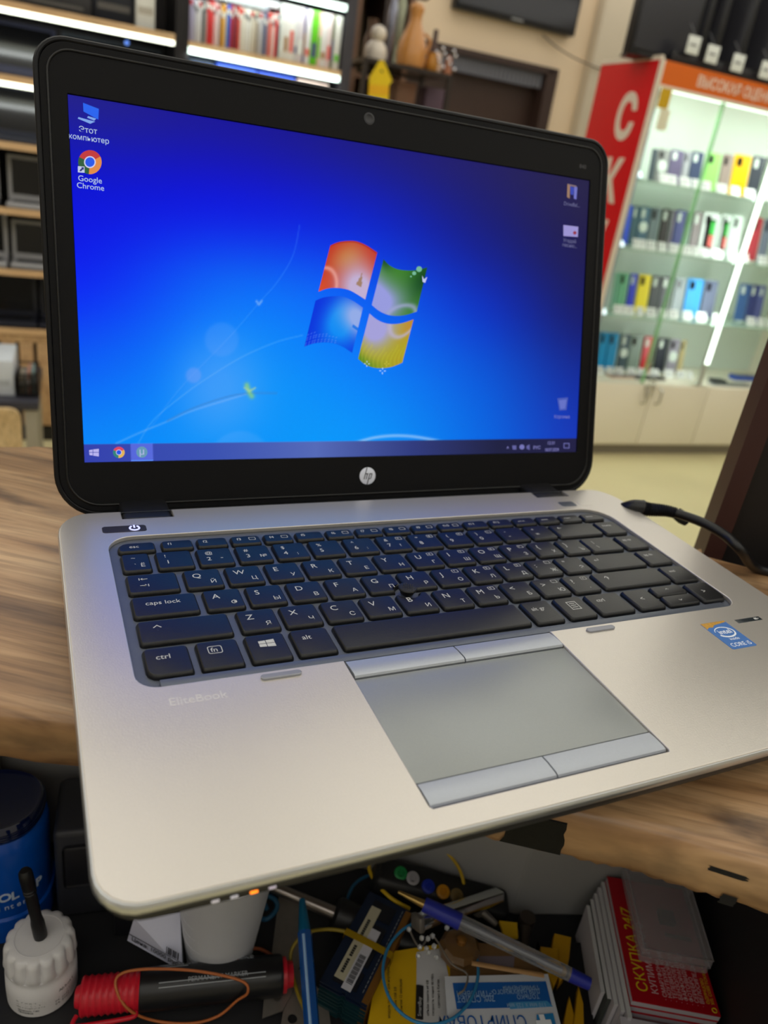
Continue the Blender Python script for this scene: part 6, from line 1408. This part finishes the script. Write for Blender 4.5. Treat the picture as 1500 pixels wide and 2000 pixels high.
# ================================================================== FIGURINE STAND
EV = 3.5
ezt = on_V(720, 112, EV)[1]; eu0 = on_V(712, 110, EV)[0]; eu1 = on_V(884, 152, EV)[0]
es = thing('figurine_stand', 'black framed glass stand holding figurines before the brown door', 'stand', uv3((eu0+eu1)/2, EV+.15, FLOOR_Z))
em = mat('dark_stand_frame', (52, 44, 40), .4, .3)
for u in (eu0, eu1-.02):
    for v in (EV, EV+.33): rbox('post', em, u, u+.02, v, v+.02, FLOOR_Z, ezt-.016, es)
for z in (ezt, ezt-.30, ezt-.62, ezt-.95):
    rbox('glass_shelf', mat('smoked_glass_shelf', (90, 84, 78), .1, alpha=.75, var=0), eu0+.001, eu1-.001, EV+.001, EV+.349, z-.010, z-.004, es)
    rbox('shelf_rail', em, eu0, eu1, EV-.002, EV+.014, z-.016, z, es); rbox('shelf_rail', em, eu0, eu1, EV+.336, EV+.352, z-.016, z, es)
    rbox('shelf_rail', em, eu0, eu0+.016, EV+.014, EV+.336, z-.016, z, es)
def figure(name, lab, cat, px_, pyb, prof, m, v=EV+.10, s=1.0, zb=None, extra=None):
    u, _ = on_V(px_, pyb, v); zb = ezt if zb is None else zb
    t = thing(name, lab, cat, uv3(u, v, zb))
    me_ = fin(lathe([(r*s, z*s+.0004) for r, z in prof], 28), 45)
    add('body', me_, m, t, T(*uv3(u, v, zb)))
    if extra: extra(t, u, v, zb, s)
    return t
ivory = mat('ivory_china', (238, 226, 210), .25, coat=.5)
def snow_x(t, u, v, zb, s):
    add('head', fin(lathe([(.004*s, .072*s), (.026*s, .078*s), (.034*s, .095*s), (.034*s, .108*s), (.026*s, .126*s), (.006*s, .136*s)], 24), 60), ivory, t, T(*uv3(u+.004, v, zb)))
figure('white_figurine', 'rounded ivory china figurine at the left end of the figurine stand', 'figurine', 733, 108, [(.030, 0), (.046, .006), (.050, .03), (.044, .055), (.028, .074)], ivory, s=1.05, extra=snow_x)
amber = mat('amber_glaze', (206, 142, 74), .3, coat=.4, var=.12, scale=30)
def jug_x(t, u, v, zb, s):
    add('ear', tube_me(smooth_path([uv3(u+.05*s, v, zb+.15*s), uv3(u+.085*s, v, zb+.13*s), uv3(u+.075*s, v, zb+.08*s), uv3(u+.055*s, v, zb+.06*s)], 5), .007, 8), amber, t, I4)
    add('rim_spot', fin(lathe([(.012, 0), (.012, .002)], 12)), ivory, t, T(*uv3(u, v, zb+.262*s)))
figure('amber_jug', 'large amber brown pear-shaped jug in the middle of the figurine stand', 'jug', 800, 130, [(.050, 0), (.066, .008), (.070, .05), (.064, .10), (.046, .145), (.030, .18), (.026, .21), (.034, .235), (.032, .25), (.020, .26), (.010, .262)], amber, s=.98, extra=jug_x)
def spark_x(t, u, v, zb, s):
    for k in range(5):
        bm = bmesh.new(); bmesh.ops.create_icosphere(bm, subdivisions=2, radius=.008); add('shiny_bead', fin(bm), mat('silver_gloss', (225, 225, 230), .12, 1.0), t, T(*uv3(u+.02*math.cos(k*1.9), v-.03, zb+.03+.018*k)))
figure('small_figurine', 'small orange and white figurine right of the amber jug', 'figurine', 851, 145, [(.016, 0), (.022, .01), (.024, .035), (.015, .055), (.017, .07), (.010, .085), (.002, .09)], mat('white_orange_glaze', (226, 196, 172), .3), extra=spark_x)
figure('small_figurine', 'tiny copper figurine at the right end of the figurine stand', 'figurine', 872, 150, [(.014, 0), (.020, .01), (.014, .045), (.017, .06), (.006, .085)], mat('copper_glaze', (190, 128, 100), .3), extra=spark_x)
figure('gold_pot', 'short golden brown pot beside the foot of the amber jug', 'pot', 841, 142, [(.020, 0), (.030, .01), (.032, .045), (.024, .07), (.026, .08)], mat('golden_glaze', (196, 134, 52), .35))
figure('dark_green_bottle', 'dark green and red bottle behind the amber jug', 'bottle', 842, 130, [(.024, 0), (.026, .01), (.026, .10), (.012, .14), (.012, .19), (.010, .195)], mat('dark_green_red', (84, 60, 52), .3), v=EV+.24, extra=spark_x)
def tall_x(t, u, v, zb, s): add('cap', fin(lathe([(.010, .27), (.012, .275), (.012, .30), (.004, .305)], 14)), MATS['silver_gloss'] if 'silver_gloss' in MATS else ivory, t, T(*uv3(u, v, zb)))
mat('silver_gloss', (225, 225, 230), .12, 1.0)
figure('silver_trophy', 'tall slim silver trophy left of the amber jug', 'trophy', 757, 118, [(.028, 0), (.028, .012), (.010, .02), (.010, .06), (.020, .12), (.022, .22), (.012, .27)], mat('dull_silver_blue', (150, 152, 168), .25, .8), v=EV+.22, extra=tall_x)
figure('silver_trophy', 'tall pale green glass trophy beside the slim silver one', 'trophy', 772, 120, [(.026, 0), (.026, .012), (.012, .03), (.018, .12), (.022, .26), (.010, .30)], mat('pale_green_metal', (156, 160, 136), .25, .5), v=EV+.26, extra=tall_x)
figure('brown_vase', 'dark brown vase behind the white figurine', 'vase', 722, 108, [(.026, 0), (.034, .02), (.034, .10), (.020, .14), (.024, .18)], mat('dark_brown_glaze', (96, 70, 52), .35), v=EV+.24, extra=tall_x)
# yellow house-shaped tag
hu, hz = on_V(742, 118, EV-.02)
yt = thing('house_tag', 'yellow house-shaped price tag hanging from the figurine stand', 'tag', uv3(hu, EV-.02, hz-.1))
def polyV(name, pxs, v, d, m, par):
    pts = []
    for x, y in pxs: u, z = on_V(x, y, v); pts.append((u, z))
    return add(name, fin(loft([[uv3(u, v, z) for u, z in pts], [uv3(u, v+d, z) for u, z in pts]])), m, par, I4)
polyV('tag_card', [(742, 117), (750, 119), (766, 158), (760, 166), (758, 200), (718, 200), (722, 150)], EV-.02, .002, mat('tag_yellow', (240, 206, 10), .5), yt)
polyV('tag_lower_band', [(721, 165), (760, 168), (758, 186), (720, 184)], EV-.0215, .001, mat('tag_orange_yellow', (242, 184, 8), .5), yt)
polyV('tag_hole', [(744, 136), (748, 137), (748, 142), (744, 141)], EV-.0215, .001, bl_m, yt)
carton('brown_box', 'brown box on the second glass shelf of the figurine stand', 'box', 775, 812, 160, 200, EV+.12, .1, mat('brown_carton', (128, 92, 70), .6), ezt-.30+.0005)
carton('grey_box', 'dark grey and red box at the right on the second glass shelf', 'box', 832, 868, 172, 205, EV+.12, .1, mat('plum_carton', (92, 72, 88), .6), ezt-.30+.0005, trim=mat('plum_strip', (130, 60, 80), .5))
# tall wooden bookcase behind
wc = thing('wooden_bookcase', 'brown wooden bookcase with bric-a-brac behind the figurine stand', 'bookcase', uv3(1.42, 4.25, FLOOR_Z))
bw_m = mat('brown_bookcase', (132, 100, 78), .5, var=.1, scale=6)
b0u, b1u = on_V(684, 60, 4.1)[0], on_V(806, 60, 4.1)[0]
rbox('side_board', bw_m, b0u, b0u+.05, 4.1, 4.45, FLOOR_Z, 1.5, wc); rbox('side_board', bw_m, b1u-.03, b1u, 4.1, 4.45, FLOOR_Z, 1.5, wc); rbox('back_board', mat('olive_brown_back', (150, 132, 104), .7), b0u, b1u, 4.43, 4.45, FLOOR_Z, 1.5, wc)
rbox('divider', mat('dark_divider', (60, 48, 44), .5), b0u+.17, b0u+.22, 4.1, 4.42, FLOOR_Z, 1.5, wc)
for z in (-.6, -.2, .2, .55, .95, 1.3): rbox('shelf', bw_m, b0u+.05, b1u-.03, 4.11, 4.43, z, z+.02, wc)
for i, (x, m_, l_) in enumerate(((b0u+.11, MATS['ivory_china'], 'white vase on the left part of the brown bookcase'), (b0u+.30, MATS['golden_glaze'], 'golden vase on the right part of the brown bookcase'), (b0u+.42, MATS['dark_brown_glaze'], 'dark vase at the right end of the brown bookcase'))):
    t = thing('bookcase_vase', l_, 'vase', uv3(x, 4.25, .97)); add('vase_body', fin(lathe([(.03, .0005), (.045, .02), (.05, .09), (.02, .16), (.028, .2)], 20), 50), m_, t, T(*uv3(x, 4.25, .97))); add('vase_collar', fin(lathe([(.03, .2005), (.032, .206), (.02, .21)], 16)), m_, t, T(*uv3(x, 4.25, .97)))
# ================================================================== LOW FURNITURE AT THE LEFT
DV = 2.5
tz = on_V(40, 785, DV)[1]
dsk = thing('side_table', 'dark low table with a pale leg before the slatted shelving', 'table', uv3(on_V(20, 800, DV)[0], DV+.2, FLOOR_Z))
ta_, tb_ = on_V(-90, 800, DV)[0], on_V(76, 800, DV)[0]
rbox('table_top', mat('dark_table_top', (58, 58, 68), .4), ta_, tb_, DV, DV+.42, tz-.03, tz, dsk, .004)
rbox('table_apron', MATS['dark_table_top'], ta_+.02, tb_-.05, DV+.02, DV+.04, tz-.14, tz-.031, dsk)
for u in (ta_+.01, tb_-.045):
    for v in (DV+.01, DV+.37): rbox('table_leg', mat('pale_table_leg', (170, 164, 148), .5), u, u+.036, v, v+.036, FLOOR_Z, tz-.031, dsk)
carton('white_appliance', 'white rounded appliance standing on the dark side table', 'appliance', -60, 27, 704, 772, DV+.06, .22, mat('appliance_white', (214, 220, 228), .4), tz+.0004, trim=mat('appliance_band', (186, 192, 198), .4))
bs = thing('wire_basket', 'dark wire basket of small things beside the white appliance', 'basket', uv3(on_V(52, 780, DV)[0], DV+.12, tz))
q0, q1 = on_V(32, 760, DV)[0], on_V(73, 760, DV)[0]; zt2 = on_V(50, 742, DV)[1]
for k in range(9): rbox('basket_wire', bk_m, q0+(q1-q0)*k/8-.0015, q0+(q1-q0)*k/8+.0015, DV+.05, DV+.054, tz+.001, zt2, bs)
for z in (tz+.002, (tz+zt2)/2, zt2): rbox('basket_rim', bk_m, q0, q1, DV+.048, DV+.056, z, z+.004, bs); rbox('basket_rim', bk_m, q0, q1, DV+.20, DV+.208, z, z+.004, bs)
for u in (q0, q1): rbox('basket_side', bk_m, u-.002, u+.002, DV+.05, DV+.204, tz+.001, zt2, bs)
for k, (c, l_) in enumerate((((172, 160, 140), 'beige'), ((150, 146, 140), 'grey'), ((176, 128, 112), 'terracotta'), ((120, 140, 140), 'blue grey'))):
    a = q0+.008+(q1-q0-.016)*k/4
    tt = thing('packet', '%s packet standing in the dark wire basket' % l_, 'packet', uv3(a+.01, DV+.1, tz)); hh = (zt2-tz)*(.9 if k < 2 else 1.12)
    rbox('packet_body', mat('packet_%d' % k, c, .6), a, a+(q1-q0-.016)/4-.003, DV+.07, DV+.17, tz+.006, tz+hh, tt, .002); rbox('packet_band', white_t, a+.002, a+(q1-q0-.016)/4-.006, DV+.0685, DV+.0702, tz+hh*.5, tz+hh*.65, tt)
chv = 2.15
cu1, cz1 = on_V(39, 800, chv); cu0 = cu1-.44
ch = thing('wooden_chair', 'pale wooden chair back rising just behind the worktop at the left', 'chair', uv3((cu0+cu1)/2, chv, FLOOR_Z))
pw = wood_mat('pale_chair_wood', math.radians(90), (196, 164, 116), (214, 184, 136), (226, 198, 152), .45, .3, .1)
M_b = T(*uv3(0, chv, 0)) @ ROOM
add('backrest', fin(loft([[(x, .0, z) for x, z in rrect(cu0, cu1, cz1-.36, cz1, .03, 4)], [(x, .018, z) for x, z in rrect(cu0, cu1, cz1-.36, cz1, .03, 4)]])), pw, ch, M_b)
for x in (cu0+.03, cu1-.06): add('back_post', box_me(x, x+.03, .02, .045, FLOOR_Z, cz1-.05), pw, ch, M_b)
add('seat', box_me(cu0, cu1, -.42, .018, cz1-.42, cz1-.395, .005), pw, ch, M_b)
for x in (cu0+.02, cu1-.05): add('leg', box_me(x, x+.03, -.40, -.37, FLOOR_Z, cz1-.42), pw, ch, M_b)
#<PART3
flush_text()
